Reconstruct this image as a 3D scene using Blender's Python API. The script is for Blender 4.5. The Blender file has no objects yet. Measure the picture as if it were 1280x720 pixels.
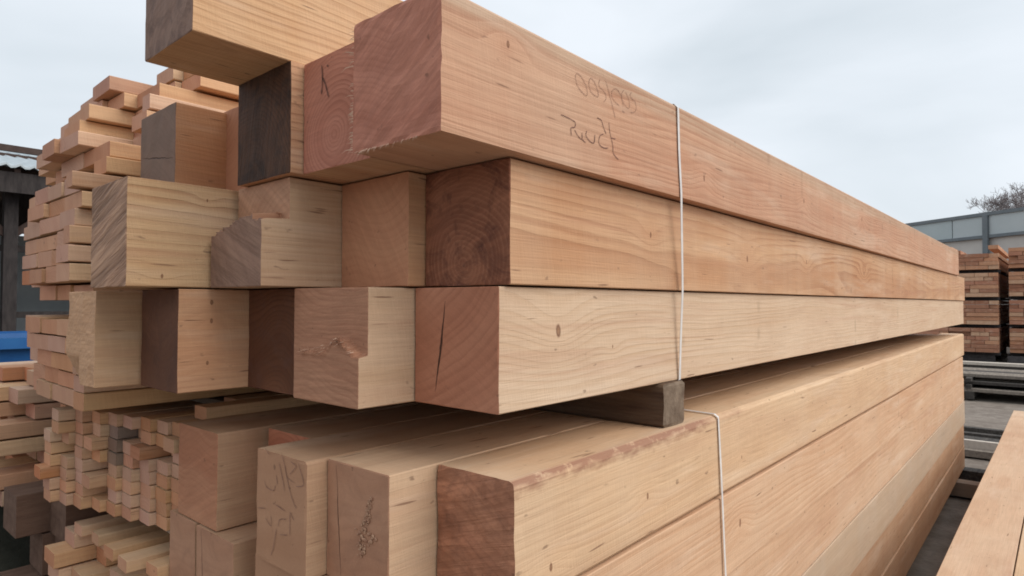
import bpy, bmesh, math, random
from mathutils import Vector, noise
R = math.radians
sc = bpy.context.scene
col = sc.collection

# ---------------------------------------------------------------- camera
cam_d = bpy.data.cameras.new('camera'); cam = bpy.data.objects.new('camera', cam_d); col.objects.link(cam)
sc.camera = cam
cam.location = (.654, -.7186, .1708)
cam.rotation_mode = 'XYZ'
from mathutils import Matrix
_y, _p, _r = .7176, .0242, .0016
_f = Vector((-math.sin(_y)*math.cos(_p), math.cos(_y)*math.cos(_p), math.sin(_p)))
_rt = Vector((math.cos(_y), math.sin(_y), 0)); _up = _rt.cross(_f)
_r2 = _rt*math.cos(_r)+_up*math.sin(_r); _u2 = -_rt*math.sin(_r)+_up*math.cos(_r)
cam.rotation_euler = Matrix((_r2, _u2, -_f)).transposed().to_euler()
cam_d.sensor_width = 36; cam_d.lens = 36*789.8/1280
cam_d.clip_start = .02; cam_d.clip_end = 3000
sc.render.resolution_x = 1024; sc.render.resolution_y = 576

# ---------------------------------------------------------------- sky: overcast, Nishita under a cloud layer
SUN_AZ, SUN_EL = 72, 42            # azimuth clockwise from +Y, elevation
world = bpy.data.worlds.new("World"); sc.world = world; world.use_nodes = True
wt = world.node_tree; wn = wt.nodes; wn.clear()
wo = wn.new('ShaderNodeOutputWorld'); mixs = wn.new('ShaderNodeMixShader')
bg1 = wn.new('ShaderNodeBackground'); bg2 = wn.new('ShaderNodeBackground')
sky = wn.new('ShaderNodeTexSky'); sky.sky_type = 'NISHITA'; sky.sun_disc = False
sky.sun_elevation = R(SUN_EL); sky.sun_rotation = R(SUN_AZ); sky.dust_density = 3
wt.links.new(sky.outputs[0], bg1.inputs[0]); bg1.inputs[1].default_value = .1
tc = wn.new('ShaderNodeTexCoord'); mp = wn.new('ShaderNodeMapping'); mp.inputs['Scale'].default_value = (1, 1, 2.6)
mp.inputs['Location'].default_value = (3.1, .7, .4)
nz = wn.new('ShaderNodeTexNoise'); nz.inputs['Scale'].default_value = 1.5; nz.inputs['Detail'].default_value = 5
nz.inputs['Roughness'].default_value = .45; nz.inputs['Distortion'].default_value = .3
rp = wn.new('ShaderNodeValToRGB')
rp.color_ramp.elements[0].position = .38; rp.color_ramp.elements[0].color = (.50, .55, .59, 1)
rp.color_ramp.elements[1].position = .60; rp.color_ramp.elements[1].color = (.65, .69, .735, 1)
wt.links.new(tc.outputs['Generated'], mp.inputs[0]); wt.links.new(mp.outputs[0], nz.inputs[0])
wt.links.new(nz.outputs[0], rp.inputs[0]); wt.links.new(rp.outputs[0], bg2.inputs[0]); bg2.inputs[1].default_value = 1.0
mixs.inputs[0].default_value = .93
wt.links.new(bg1.outputs[0], mixs.inputs[1]); wt.links.new(bg2.outputs[0], mixs.inputs[2]); wt.links.new(mixs.outputs[0], wo.inputs[0])

sun_d = bpy.data.lights.new('sun', 'SUN'); sun_d.energy = 1.8; sun_d.angle = R(55); sun_d.color = (1, .955, .89)
sun = bpy.data.objects.new('sun', sun_d); col.objects.link(sun)
sdir = Vector((math.sin(R(SUN_AZ))*math.cos(R(SUN_EL)), math.cos(R(SUN_AZ))*math.cos(R(SUN_EL)), math.sin(R(SUN_EL))))
sun.rotation_euler = sdir.to_track_quat('Z', 'Y').to_euler()
sc.view_settings.view_transform = 'Standard'; sc.view_settings.look = 'None'
sc.view_settings.exposure = .50; sc.view_settings.gamma = 1
sc.render.engine = 'CYCLES'; sc.cycles.filter_width = 1.8

# ---------------------------------------------------------------- helpers
def tag(o, label=None, cat=None, group=None, kind=None):
    if label: o['label'] = label
    if cat: o['category'] = cat
    if group: o['group'] = group
    if kind: o['kind'] = kind
    return o
def link(name, me, parent=None, loc=None, rotz=None):
    o = bpy.data.objects.new(name, me); col.objects.link(o)
    if parent: o.parent = parent
    if loc is not None: o.location = loc
    if rotz is not None: o.rotation_euler = (0, 0, rotz)
    return o
def empty(name, loc=(0, 0, 0), rotz=0):
    o = bpy.data.objects.new(name, None); col.objects.link(o); o.location = loc; o.rotation_euler = (0, 0, rotz)
    o.empty_display_size = .1
    return o
def mesh(name, V, F, mats, midx=None, smooth=False):
    me = bpy.data.meshes.new(name); me.from_pydata(V, [], F)
    for m in mats: me.materials.append(m)
    if midx: me.polygons.foreach_set('material_index', midx)
    if smooth: me.polygons.foreach_set('use_smooth', [True]*len(F))
    me.update(); return me
class MB:
    def __init__(s): s.V = []; s.F = []; s.M = []
    def box(s, x0, x1, y0, y1, z0, z1, m=0):
        b = len(s.V)
        s.V += [(x0,y0,z0),(x1,y0,z0),(x1,y1,z0),(x0,y1,z0),(x0,y0,z1),(x1,y0,z1),(x1,y1,z1),(x0,y1,z1)]
        for f in ((0,3,2,1),(4,5,6,7),(0,1,5,4),(1,2,6,5),(2,3,7,6),(3,0,4,7)):
            s.F.append(tuple(b+i for i in f)); s.M.append(m)
    def bar(s, a, b, w, h, m=0):
        a = Vector(a); b = Vector(b); d = (b-a).normalized()
        up = Vector((0,0,1)) if abs(d.z) < .95 else Vector((0,1,0))
        x = d.cross(up).normalized()*w/2; y = x.cross(d).normalized()*h/2
        k = len(s.V)
        for p in (a, b):
            s.V += [tuple(p-x-y), tuple(p+x-y), tuple(p+x+y), tuple(p-x+y)]
        for f in ((0,1,2,3),(7,6,5,4),(0,4,5,1),(1,5,6,2),(2,6,7,3),(3,7,4,0)):
            s.F.append(tuple(k+i for i in f)); s.M.append(m)
    def tube(s, pts, rad, n=6, m=0):
        pts = [Vector(p) for p in pts]; k = len(s.V)
        for i, p in enumerate(pts):
            d = (pts[min(i+1, len(pts)-1)]-pts[max(i-1, 0)]).normalized()
            up = Vector((0,0,1)) if abs(d.z) < .9 else Vector((1,0,0))
            x = d.cross(up).normalized(); y = x.cross(d)
            r = rad[i] if isinstance(rad, (list, tuple)) else rad
            for j in range(n):
                a = 2*math.pi*j/n; s.V.append(tuple(p+x*math.cos(a)*r+y*math.sin(a)*r))
        for i in range(len(pts)-1):
            for j in range(n):
                s.F.append((k+i*n+j, k+i*n+(j+1)%n, k+(i+1)*n+(j+1)%n, k+(i+1)*n+j)); s.M.append(m)
        s.F.append(tuple(k+j for j in range(n))[::-1]); s.M.append(m)
        e = k+(len(pts)-1)*n; s.F.append(tuple(e+j for j in range(n))); s.M.append(m)
    def build(s, name, mats, parent=None, loc=None, smooth=False):
        if not isinstance(mats, (list, tuple)): mats = [mats]
        return link(name, mesh(name, s.V, s.F, mats, s.M, smooth), parent, loc)

# ---------------------------------------------------------------- materials
class NT:
    def __init__(s, name):
        s.m = bpy.data.materials.new(name); s.m.use_nodes = True; s.t = s.m.node_tree; s.n = s.t.nodes
        s.b = s.n['Principled BSDF']; s.b.inputs['Specular IOR Level'].default_value = .25
        s.b.inputs['Roughness'].default_value = .8
    def set(s, sock, v):
        if isinstance(v, bpy.types.NodeSocket): s.t.links.new(v, sock)
        elif v is not None: sock.default_value = v
    def math(s, op, a, b=None, c=None, clamp=False):
        n = s.n.new('ShaderNodeMath'); n.operation = op; n.use_clamp = clamp
        s.set(n.inputs[0], a); s.set(n.inputs[1], b); s.set(n.inputs[2], c)
        return n.outputs[0]
    def vec(s, x, y, z):
        n = s.n.new('ShaderNodeCombineXYZ'); s.set(n.inputs[0], x); s.set(n.inputs[1], y); s.set(n.inputs[2], z); return n.outputs[0]
    def vmul(s, v, sx, sy, sz, off=None):
        n = s.n.new('ShaderNodeVectorMath'); n.operation = 'MULTIPLY'; s.set(n.inputs[0], v); n.inputs[1].default_value = (sx, sy, sz)
        o = n.outputs[0]
        if off is not None:
            k = s.n.new('ShaderNodeVectorMath'); k.operation = 'ADD'; s.set(k.inputs[0], o); s.set(k.inputs[1], off); o = k.outputs[0]
        return o
    def noise(s, v, scale=1, detail=3, rough=.5, dist=0):
        n = s.n.new('ShaderNodeTexNoise'); s.set(n.inputs['Vector'], v); n.inputs['Scale'].default_value = scale
        n.inputs['Detail'].default_value = detail; n.inputs['Roughness'].default_value = rough; n.inputs['Distortion'].default_value = dist
        return n.outputs[0]
    def ramp(s, f, *st):
        n = s.n.new('ShaderNodeValToRGB'); s.set(n.inputs[0], f); e = n.color_ramp.elements
        while len(e) < len(st): e.new(.5)
        for q, (p, c) in zip(e, st):
            q.position = p; q.color = (c, c, c, 1) if isinstance(c, (int, float)) else (*c, 1)
        return n.outputs[0]
    def mix(s, f, a, b, mode='MIX'):
        n = s.n.new('ShaderNodeMix'); n.data_type = 'RGBA'; n.blend_type = mode
        s.set(n.inputs[0], f)
        for k, v in ((6, a), (7, b)):
            s.set(n.inputs[k], (*v, 1) if isinstance(v, tuple) else v)
        return n.outputs[2]
    def maprange(s, v, a, b, c=0, d=1):
        n = s.n.new('ShaderNodeMapRange'); s.set(n.inputs[0], v)
        n.inputs[1].default_value = a; n.inputs[2].default_value = b; n.inputs[3].default_value = c; n.inputs[4].default_value = d
        return n.outputs[0]
    def bump(s, h, strength=.3, dist=.001, prev=None):
        n = s.n.new('ShaderNodeBump'); n.inputs['Strength'].default_value = strength; n.inputs['Distance'].default_value = dist
        s.set(n.inputs['Height'], h)
        if prev: s.set(n.inputs['Normal'], prev)
        return n.outputs[0]

def wood(name, pale=(.56,.40,.26), dark=(.43,.25,.14), late=(.36,.19,.09), end=False, seed=0.0, centre=(-.1,-.03), freq=95, ringc=.5,
         knots=(), marks=(), rnd=False, saw=None, grey=0.0, greycol=(.13,.105,.09), blotch=.0, blotchcol=(.10,.05,.04), crack=None, warp=.02,
         band=None, mottle=.3, wane=None, kbump=1.0, bumps=.35):
    """Solid wood: growth rings round a pith line along the log, so side grain and end rings are one pattern."""
    tn = (1.27,.985,.86) if end else (1.10,.972,.872)  # end colours warmed to stand in for reddish bounced light under bluish sky
    ringc = min(1.0, ringc*(1.25 if end else 1.45)); bl0 = blotchcol
    pale, dark, late, greycol = [tuple(a*b for a, b in zip(q, tn)) for q in (pale, dark, late, greycol)]
    N = NT(name)
    tc = N.n.new('ShaderNodeTexCoord'); P = tc.outputs['Object']
    sp = N.n.new('ShaderNodeSeparateXYZ'); N.t.links.new(P, sp.inputs[0]); X, Y, Z = sp.outputs
    off = (seed*3.17, seed*1.31, seed*2.23); rv = None
    if rnd:
        oi = N.n.new('ShaderNodeObjectInfo'); rv = oi.outputs['Random']
        r7 = N.math('MULTIPLY', rv, 37.0); off = N.vec(r7, N.math('MULTIPLY', rv, 91.0), N.math('MULTIPLY', rv, 53.0))
    lowv = N.vmul(P, 3.2, .55, 3.2, off)
    w1 = N.noise(lowv, 1.0, 2, .5); w2 = N.noise(N.vmul(P, 3.2, .55, 3.2, off), 1.7, 1, .5)
    cx, cz = centre
    px = N.math('ADD', N.math('SUBTRACT', X, cx), N.math('MULTIPLY', N.math('SUBTRACT', w1, .5), warp*6))
    pz = N.math('ADD', N.math('SUBTRACT', Z, cz), N.math('MULTIPLY', N.math('SUBTRACT', w2, .5), warp*6))
    if rnd:
        px = N.math('ADD', px, N.math('MULTIPLY', N.math('SUBTRACT', N.math('FRACT', r7), .5), .3))
        pz = N.math('ADD', pz, N.math('MULTIPLY', N.math('FRACT', N.math('MULTIPLY', rv, 91.0)), .12))
    r = N.math('SQRT', N.math('ADD', N.math('MULTIPLY', px, px), N.math('MULTIPLY', pz, pz)))
    fine = N.noise(N.vmul(P, 14, 3.5, 14, off), 1.0, 3, .6)
    r = N.math('ADD', r, N.math('MULTIPLY', N.math('SUBTRACT', fine, .5), .009))
    kmask = None; halo = None
    for (ky, kz, ks) in knots:
        dy = N.math('MULTIPLY', N.math('SUBTRACT', Y, ky), .62 if not end else 1); dz = N.math('SUBTRACT', Z, kz)
        d2 = N.math('ADD', N.math('MULTIPLY', dy, dy), N.math('MULTIPLY', dz, dz))
        g = N.math('EXPONENT', N.math('MULTIPLY', d2, -1/(2*(ks*2.6)**2)))
        r = N.math('ADD', r, N.math('MULTIPLY', g, ks*2.2*kbump))
        wob = N.math('ADD', N.math('MULTIPLY', N.math('MULTIPLY', dy, dy), 5.0), N.math('MULTIPLY', N.math('MULTIPLY', dz, dz), .6))
        wob = N.math('MULTIPLY', wob, N.math('ADD', .35, N.math('MULTIPLY', N.noise(N.vmul(P, 60, 60, 60), 1.0, 2, .6), 1.5)))
        k = N.math('EXPONENT', N.math('MULTIPLY', wob, -1/(2*(ks*.42)**2)))
        kmask = k if kmask is None else N.math('MAXIMUM', kmask, k)
        halo = g if halo is None else N.math('MAXIMUM', halo, g)
    # ring pattern with uneven widths
    wv = N.noise(N.vec(N.math('MULTIPLY', r, 26), 3.3+seed, .5), 1.0, 2, .6)
    ph = N.math('FRACT', N.math('ADD', N.math('MULTIPLY', r, freq), N.math('MULTIPLY', wv, 2.2)))
    lw = N.ramp(ph, (0, .0), (.45, .12), (.80, 1.0), (.92, .85), (1.0, .0))
    patch = N.ramp(N.noise(N.vmul(P, 6, 1.2, 7, off), 1.0, 3, .55), (.30, .06), (.68, 1))
    lwm = N.math('MULTIPLY', N.math('MULTIPLY', lw, patch), ringc)
    tone = N.noise(N.vec(N.math('MULTIPLY', r, 13), N.math('MULTIPLY', Y, .45), seed+.2), 1.0, 3, .55)
    tone = N.ramp(tone, (.34, 0), (.66, 1))
    c = N.mix(tone, pale, dark)
    if band:   # (z0, z1, colour, amount): heartwood or sapwood running along the face
        z0, z1, bc, ba = band
        zz = N.math('ADD', Z, N.math('MULTIPLY', N.math('SUBTRACT', w1, .5), .10))
        bm_ = N.math('MULTIPLY', N.maprange(zz, z0-.01, z0+.01), N.maprange(zz, z1+.012, z1-.012))
        c = N.mix(N.math('MULTIPLY', bm_, ba), c, bc)
    c = N.mix(lwm, c, late)
    mo = N.noise(N.vmul(P, 9, 5, 9, off), 1.0, 5, .65)
    c = N.mix(N.math('MULTIPLY', N.ramp(mo, (.35, 0), (.75, 1)), mottle), c, tuple(v*.72 for v in dark))
    fib = N.noise(N.vmul(P, 330, 6 if not end else 330, 330, off), 1.0, 3, .65)
    c = N.mix(N.math('MULTIPLY', N.ramp(fib, (.38, 0), (.72, 1)), .42), c, tuple(v*.62 for v in dark), 'MIX') if not end else N.mix(N.math('MULTIPLY', fib, .35), c, tuple(v*.5 for v in dark))
    if not end:
        # faint cross bands left by the saw and the drying stickers
        yb = N.noise(N.vec(N.math('MULTIPLY', Y, 3.1), .3+seed, 1.7), 1.0, 4, .7)
        c = N.mix(N.math('MULTIPLY', N.ramp(yb, (.40, 0), (.68, 1)), .22), c, (.66, .52, .38) if grey == 0 else (.5,.45,.4))
        kf = N.noise(N.vec(N.math('ADD', N.math('MULTIPLY', Y, 190), N.math('MULTIPLY', Z, 30)), N.math('MULTIPLY', Z, 14), N.math('MULTIPLY', X, 14)), 1.0, 3, .7)
        kfm = N.math('MULTIPLY', N.ramp(kf, (.5, 0), (.72, 1)), N.ramp(N.noise(N.vmul(P, 4, 1.3, 6, (7, seed, 1)), 1.0, 2, .5), (.45, .1), (.65, 1)))
        c = N.mix(N.math('MULTIPLY', kfm, .13), c, tuple(v*.66 for v in dark))
        c = N.mix(N.math('MULTIPLY', N.ramp(kf, (.30, 1), (.46, 0)), .12), c, tuple(min(.8, v*1.18) for v in pale))
        smear = N.noise(N.vmul(P, 5, 2.2, 11, off), 1.0, 6, .75, .6)
        c = N.mix(N.math('MULTIPLY', N.ramp(smear, (.50, 0), (.72, 1)), .30), c, (.40,.235,.15))
        stv = N.noise(N.vmul(P, 20, .8, 24, off), 1.0, 5, .7, .5)
        stm = N.math('MULTIPLY', N.ramp(stv, (.50, 0), (.70, 1)), N.ramp(N.noise(N.vmul(P, 2, .7, 5, (3, seed, 9)), 1.0, 2, .5), (.42, 0), (.62, 1)))
        c = N.mix(N.math('MULTIPLY', stm, .50), c, (.40,.19,.115) if grey == 0 else (.30,.24,.18))
        pls = N.ramp(N.noise(N.vmul(P, 8, 1.5, 12, (1, 5, seed)), 1.0, 4, .6), (.54, 0), (.70, 1))
        c = N.mix(N.math('MULTIPLY', pls, .30), c, (.72,.58,.45))
        tick = N.noise(N.vmul(P, 90, 9, 130, off), 1.0, 1, .4)
        c = N.mix(N.ramp(tick, (.74, 0), (.79, .75)), c, (.17,.085,.05))
        yf = N.noise(N.vec(N.math('MULTIPLY', Y, 70), N.math('MULTIPLY', Z, 3), 5.0+seed), 1.0, 2, .6)
        c = N.mix(N.math('MULTIPLY', N.ramp(yf, (.5, 0), (.8, 1)), .05), c, tuple(v*.6 for v in dark))
        for i, my in enumerate(marks):
            d = N.math('ABSOLUTE', N.math('ADD', N.math('SUBTRACT', Y, my), N.math('MULTIPLY', N.math('SUBTRACT', mo, .5), .03)))
            mk = N.math('MULTIPLY', N.maprange(d, .016, .004), N.ramp(N.noise(N.vmul(P, 2, 1, 22, (i*3.3, 0, seed)), 1.0, 1, .5), (.50, 0), (.68, 1)))
            c = N.mix(N.math('MULTIPLY', mk, .42), c, tuple(v*.5 for v in dark))
    if kmask is not None:
        c = N.mix(N.math('MULTIPLY', halo, .38), c, dark)
        kk = N.math('MULTIPLY', N.ramp(kmask, (.22, 0), (.55, 1)), .82)
        c = N.mix(kk, c, N.mix(N.ramp(kmask, (.6, 0), (.9, 1)), (.14, .055, .03), (.24, .12, .06)))
    # specks
    spk = N.noise(N.vmul(P, 60, 26 if not end else 60, 60, off), 1.0, 2, .5)
    c = N.mix(N.ramp(spk, (.71, 0), (.77, .55)), c, (.13, .07, .045))
    if grey > 0:
        gm = N.ramp(N.noise(N.vmul(P, 7, 2.5, 7, off), 1.0, 5, .7), (.30, 1), (.78, .25))
        c = N.mix(N.math('MULTIPLY', gm, grey), c, greycol)
    if blotch > 0:
        bl = N.noise(N.vmul(P, 16, 16, 16, (seed, 4, 2)), 1.0, 6, .72, .8)
        c = N.mix(N.math('MULTIPLY', N.ramp(bl, (.47, 0), (.66, 1)), blotch), c, blotchcol)
    hgt = N.math('SUBTRACT', N.math('MULTIPLY', fib, .7), N.math('MULTIPLY', lwm, .55))
    if not end: hgt = N.math('ADD', hgt, N.math('MULTIPLY', kf, .6))
    if saw:   # (angle degrees, lines per metre, depth, contrast): rough saw strokes across the end
        an, fr, dp, ct = saw
        ca, sa = math.cos(R(an)), math.sin(R(an))
        u = N.math('ADD', N.math('MULTIPLY', X, -sa), N.math('MULTIPLY', Z, ca)); v = N.math('ADD', N.math('MULTIPLY', X, ca), N.math('MULTIPLY', Z, sa))
        sw = N.noise(N.vec(N.math('MULTIPLY', u, fr), N.math('MULTIPLY', v, fr*.07), seed+9), 1.0, 3, .65, .4)
        swm = N.ramp(sw, (.38, 0), (.62, 1))
        c = N.mix(N.math('MULTIPLY', N.math('SUBTRACT', 1.0, swm), ct), c, tuple(q*.42 for q in dark))
        c = N.mix(N.math('MULTIPLY', N.ramp(sw, (.6, 0), (.78, 1)), ct*.55), c, tuple(min(.75, q*1.25) for q in pale))
        hgt = N.math('ADD', hgt, N.math('MULTIPLY', swm, dp))
    if crack:   # (x0, z0, x1, z1, width) an open drying split on the end face
        x0, z0, x1, z1, cw = crack
        L = math.hypot(x1-x0, z1-z0); ux, uz = (x1-x0)/L, (z1-z0)/L
        a = N.math('SUBTRACT', X, x0); b = N.math('SUBTRACT', Z, z0)
        t = N.math('ADD', N.math('MULTIPLY', a, ux), N.math('MULTIPLY', b, uz))
        s_ = N.math('SUBTRACT', N.math('MULTIPLY', a, uz), N.math('MULTIPLY', b, ux))
        s_ = N.math('ADD', s_, N.math('MULTIPLY', N.math('SUBTRACT', N.noise(N.vmul(P, 30, 30, 30), 1.0, 2, .5), .5), .008))
        wd = N.math('MULTIPLY', N.math('SINE', N.math('MULTIPLY', N.math('DIVIDE', t, L, clamp=True), math.pi)), cw)
        ck = N.maprange(N.math('SUBTRACT', N.math('ABSOLUTE', s_), wd), .0008, -.0004)
        ck = N.math('MULTIPLY', ck, N.math('MULTIPLY', N.math('GREATER_THAN', t, 0), N.math('LESS_THAN', t, L)))
        c = N.mix(N.math('MULTIPLY', ck, .92), c, (.035, .015, .01)); hgt = N.math('SUBTRACT', hgt, N.math('MULTIPLY', ck, 4))
    if wane:   # (z0, z1, ymax) bark left along one edge
        z0, z1, ym = wane
        wm = N.maprange(N.math('ADD', Z, N.math('MULTIPLY', N.math('SUBTRACT', spk, .5), .04)), z0, z1)
        wm = N.math('MULTIPLY', wm, N.maprange(X, -.013, -.008))
        wm = N.math('MULTIPLY', wm, N.maprange(N.math('ADD', Y, N.math('MULTIPLY', N.math('SUBTRACT', mo, .5), .8)), ym, ym-.25))
        wm = N.math('MULTIPLY', wm, N.ramp(N.noise(N.vmul(P, 40, 30, 40), 1.0, 4, .7), (.30, 0), (.44, 1)))
        c = N.mix(N.math('MULTIPLY', wm, .80), c, (.25, .11, .07))
    if rnd:
        hs = N.n.new('ShaderNodeHueSaturation')
        N.set(hs.inputs['Value'], N.maprange(N.math('FRACT', N.math('MULTIPLY', rv, 17.3)), 0, 1, .88, 1.06))
        N.set(hs.inputs['Saturation'], N.maprange(N.math('FRACT', N.math('MULTIPLY', rv, 7.7)), 0, 1, .85, 1.12))
        N.set(hs.inputs['Hue'], N.maprange(N.math('FRACT', N.math('MULTIPLY', rv, 5.1)), 0, 1, .498, .508))
        N.set(hs.inputs['Color'], c); c = hs.outputs[0]
    N.set(N.b.inputs['Base Color'], c); N.b.inputs['Roughness'].default_value = .72
    N.set(N.b.inputs['Normal'], N.bump(hgt, bumps if end else min(1, bumps*2), .0012 if end else .0018))
    return N.m

def plain(name, c1, c2, scale=6, rough=.8, metal=0, bump=.2, stretch=(1,1,1), detail=5):
    N = NT(name); tc = N.n.new('ShaderNodeTexCoord')
    n = N.noise(N.vmul(tc.outputs['Object'], *stretch), scale, detail, .62)
    N.set(N.b.inputs['Base Color'], N.mix(N.ramp(n, (.32, 0), (.68, 1)), c1, c2)); N.b.inputs['Roughness'].default_value = rough
    N.b.inputs['Metallic'].default_value = metal
    n2 = N.noise(N.vmul(tc.outputs['Object'], *stretch), scale*7, 4, .6)
    N.set(N.b.inputs['Normal'], N.bump(n2, bump, .004))
    return N.m
S1=[(0, -1.85, 0.147, -0.075, -0.177), (0, -1.7, 0.147, -0.075, -0.214), (0, -1.55, 0.122, -0.075, -0.256), (0, -1.425, 0.147, -0.075, -0.276), (0, -1.275, 0.197, -0.075, -0.275), (0, -1.075, 0.072, -0.075, -0.28), (1, -1.85, 0.197, -0.033, -0.161), (1, -1.65, 0.147, -0.033, -0.204), (1, -1.5, 0.147, -0.033, -0.267), (1, -1.35, 0.122, -0.033, -0.274), (1, -1.225, 0.147, -0.033, -0.275), (1, -1.075, 0.072, -0.033, -0.28), (2, -1.85, 0.147, 0.009, -0.171), (2, -1.7, 0.147, 0.009, -0.202), (2, -1.55, 0.147, 0.009, -0.265), (2, -1.4, 0.147, 0.009, -0.28), (2, -1.25, 0.197, 0.009, -0.284), (2, -1.05, 0.047, 0.009, -0.289), (3, -1.85, 0.197, 0.051, -0.18), (3, -1.65, 0.197, 0.051, -0.253), (3, -1.45, 0.197, 0.051, -0.293), (3, -1.25, 0.147, 0.051, -0.292), (3, -1.1, 0.097, 0.051, -0.292), (4, -1.85, 0.197, 0.093, -0.185), (4, -1.65, 0.197, 0.093, -0.257), (4, -1.45, 0.147, 0.093, -0.297), (4, -1.3, 0.147, 0.093, -0.294), (4, -1.15, 0.147, 0.093, -0.297), (5, -1.85, 0.197, 0.135, -0.085), (5, -1.65, 0.147, 0.135, -0.133), (5, -1.5, 0.147, 0.135, -0.203), (5, -1.35, 0.122, 0.135, -0.213), (5, -1.225, 0.147, 0.135, -0.216), (5, -1.075, 0.072, 0.135, -0.224), (6, -1.85, 0.197, 0.177, -0.167), (6, -1.65, 0.197, 0.177, -0.224), (6, -1.45, 0.147, 0.177, -0.267), (6, -1.3, 0.122, 0.177, -0.262), (6, -1.175, 0.147, 0.177, -0.258), (7, -1.85, 0.147, 0.219, -0.203), (7, -1.7, 0.122, 0.219, -0.235), (7, -1.575, 0.197, 0.219, -0.282), (7, -1.375, 0.122, 0.219, -0.306), (7, -1.25, 0.147, 0.219, -0.299), (7, -1.1, 0.097, 0.219, -0.312), (8, -1.85, 0.147, 0.261, -0.204), (8, -1.7, 0.197, 0.261, -0.236), (8, -1.5, 0.147, 0.261, -0.297), (8, -1.35, 0.122, 0.261, -0.294), (8, -1.225, 0.122, 0.261, -0.293), (8, -1.1, 0.097, 0.261, -0.313), (9, -1.85, 0.147, 0.303, -0.196), (9, -1.7, 0.147, 0.303, -0.229), (9, -1.55, 0.147, 0.303, -0.281), (9, -1.4, 0.197, 0.303, -0.287), (9, -1.2, 0.147, 0.303, -0.288), (9, -1.05, 0.047, 0.303, -0.311), (10, -1.85, 0.147, 0.345, -0.201), (10, -1.7, 0.147, 0.345, -0.241), (10, -1.55, 0.197, 0.345, -0.285), (10, -1.35, 0.197, 0.345, -0.292), (10, -1.15, 0.122, 0.345, -0.295), (11, -1.85, 0.197, 0.387, -0.191), (11, -1.65, 0.197, 0.387, -0.257), (11, -1.45, 0.147, 0.387, -0.297), (11, -1.3, 0.147, 0.387, -0.283), (11, -1.15, 0.147, 0.387, -0.286), (12, -1.85, 0.147, 0.429, -0.188), (12, -1.7, 0.122, 0.429, -0.218), (12, -1.575, 0.147, 0.429, -0.269), (12, -1.425, 0.122, 0.429, -0.287), (12, -1.3, 0.122, 0.429, -0.286), (12, -1.175, 0.122, 0.429, -0.281), (12, -1.05, 0.047, 0.429, -0.308), (13, -1.85, 0.147, 0.471, -0.099), (13, -1.7, 0.197, 0.471, -0.155), (13, -1.5, 0.197, 0.471, -0.208), (13, -1.3, 0.197, 0.471, -0.205), (13, -1.1, 0.097, 0.471, -0.24), (14, -1.85, 0.147, 0.513, -0.118), (14, -1.7, 0.147, 0.513, -0.172), (14, -1.55, 0.122, 0.513, -0.213), (14, -1.425, 0.197, 0.513, -0.229), (14, -1.225, 0.197, 0.513, -0.228), (15, -1.85, 0.147, 0.555, -0.171), (15, -1.7, 0.122, 0.555, -0.222), (15, -1.575, 0.147, 0.555, -0.254), (15, -1.425, 0.122, 0.555, -0.273), (15, -1.3, 0.147, 0.555, -0.263), (15, -1.15, 0.147, 0.555, -0.14), (16, -1.85, 0.197, 0.597, -0.124), (16, -1.65, 0.122, 0.597, -0.189), (16, -1.525, 0.147, 0.597, -0.224), (16, -1.375, 0.147, 0.597, -0.236), (16, -1.225, 0.122, 0.597, -0.115), (16, -1.1, 0.097, 0.597, -0.16), (17, -1.85, 0.197, 0.639, -0.107), (17, -1.65, 0.122, 0.639, -0.174), (17, -1.525, 0.122, 0.639, -0.209), (17, -1.4, 0.197, 0.639, -0.221), (17, -1.2, 0.147, 0.639, -0.12), (17, -1.05, 0.047, 0.639, -0.153), (18, -1.85, 0.197, 0.681, -0.038), (18, -1.65, 0.197, 0.681, -0.118), (18, -1.45, 0.147, 0.681, -0.17), (18, -1.3, 0.122, 0.681, -0.156), (18, -1.175, 0.147, 0.681, -0.124), (19, -1.85, 0.147, 0.723, -0.051), (19, -1.7, 0.147, 0.723, -0.11), (19, -1.55, 0.197, 0.723, -0.155), (19, -1.35, 0.147, 0.723, -0.178), (20, -1.24, 0.115, 0.767, -0.055), (20, -1.12, 0.115, 0.769, -0.03), (19, -1.245, 0.12, 0.725, -0.05), (19, -1.12, 0.118, 0.725, -0.035)]
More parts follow.
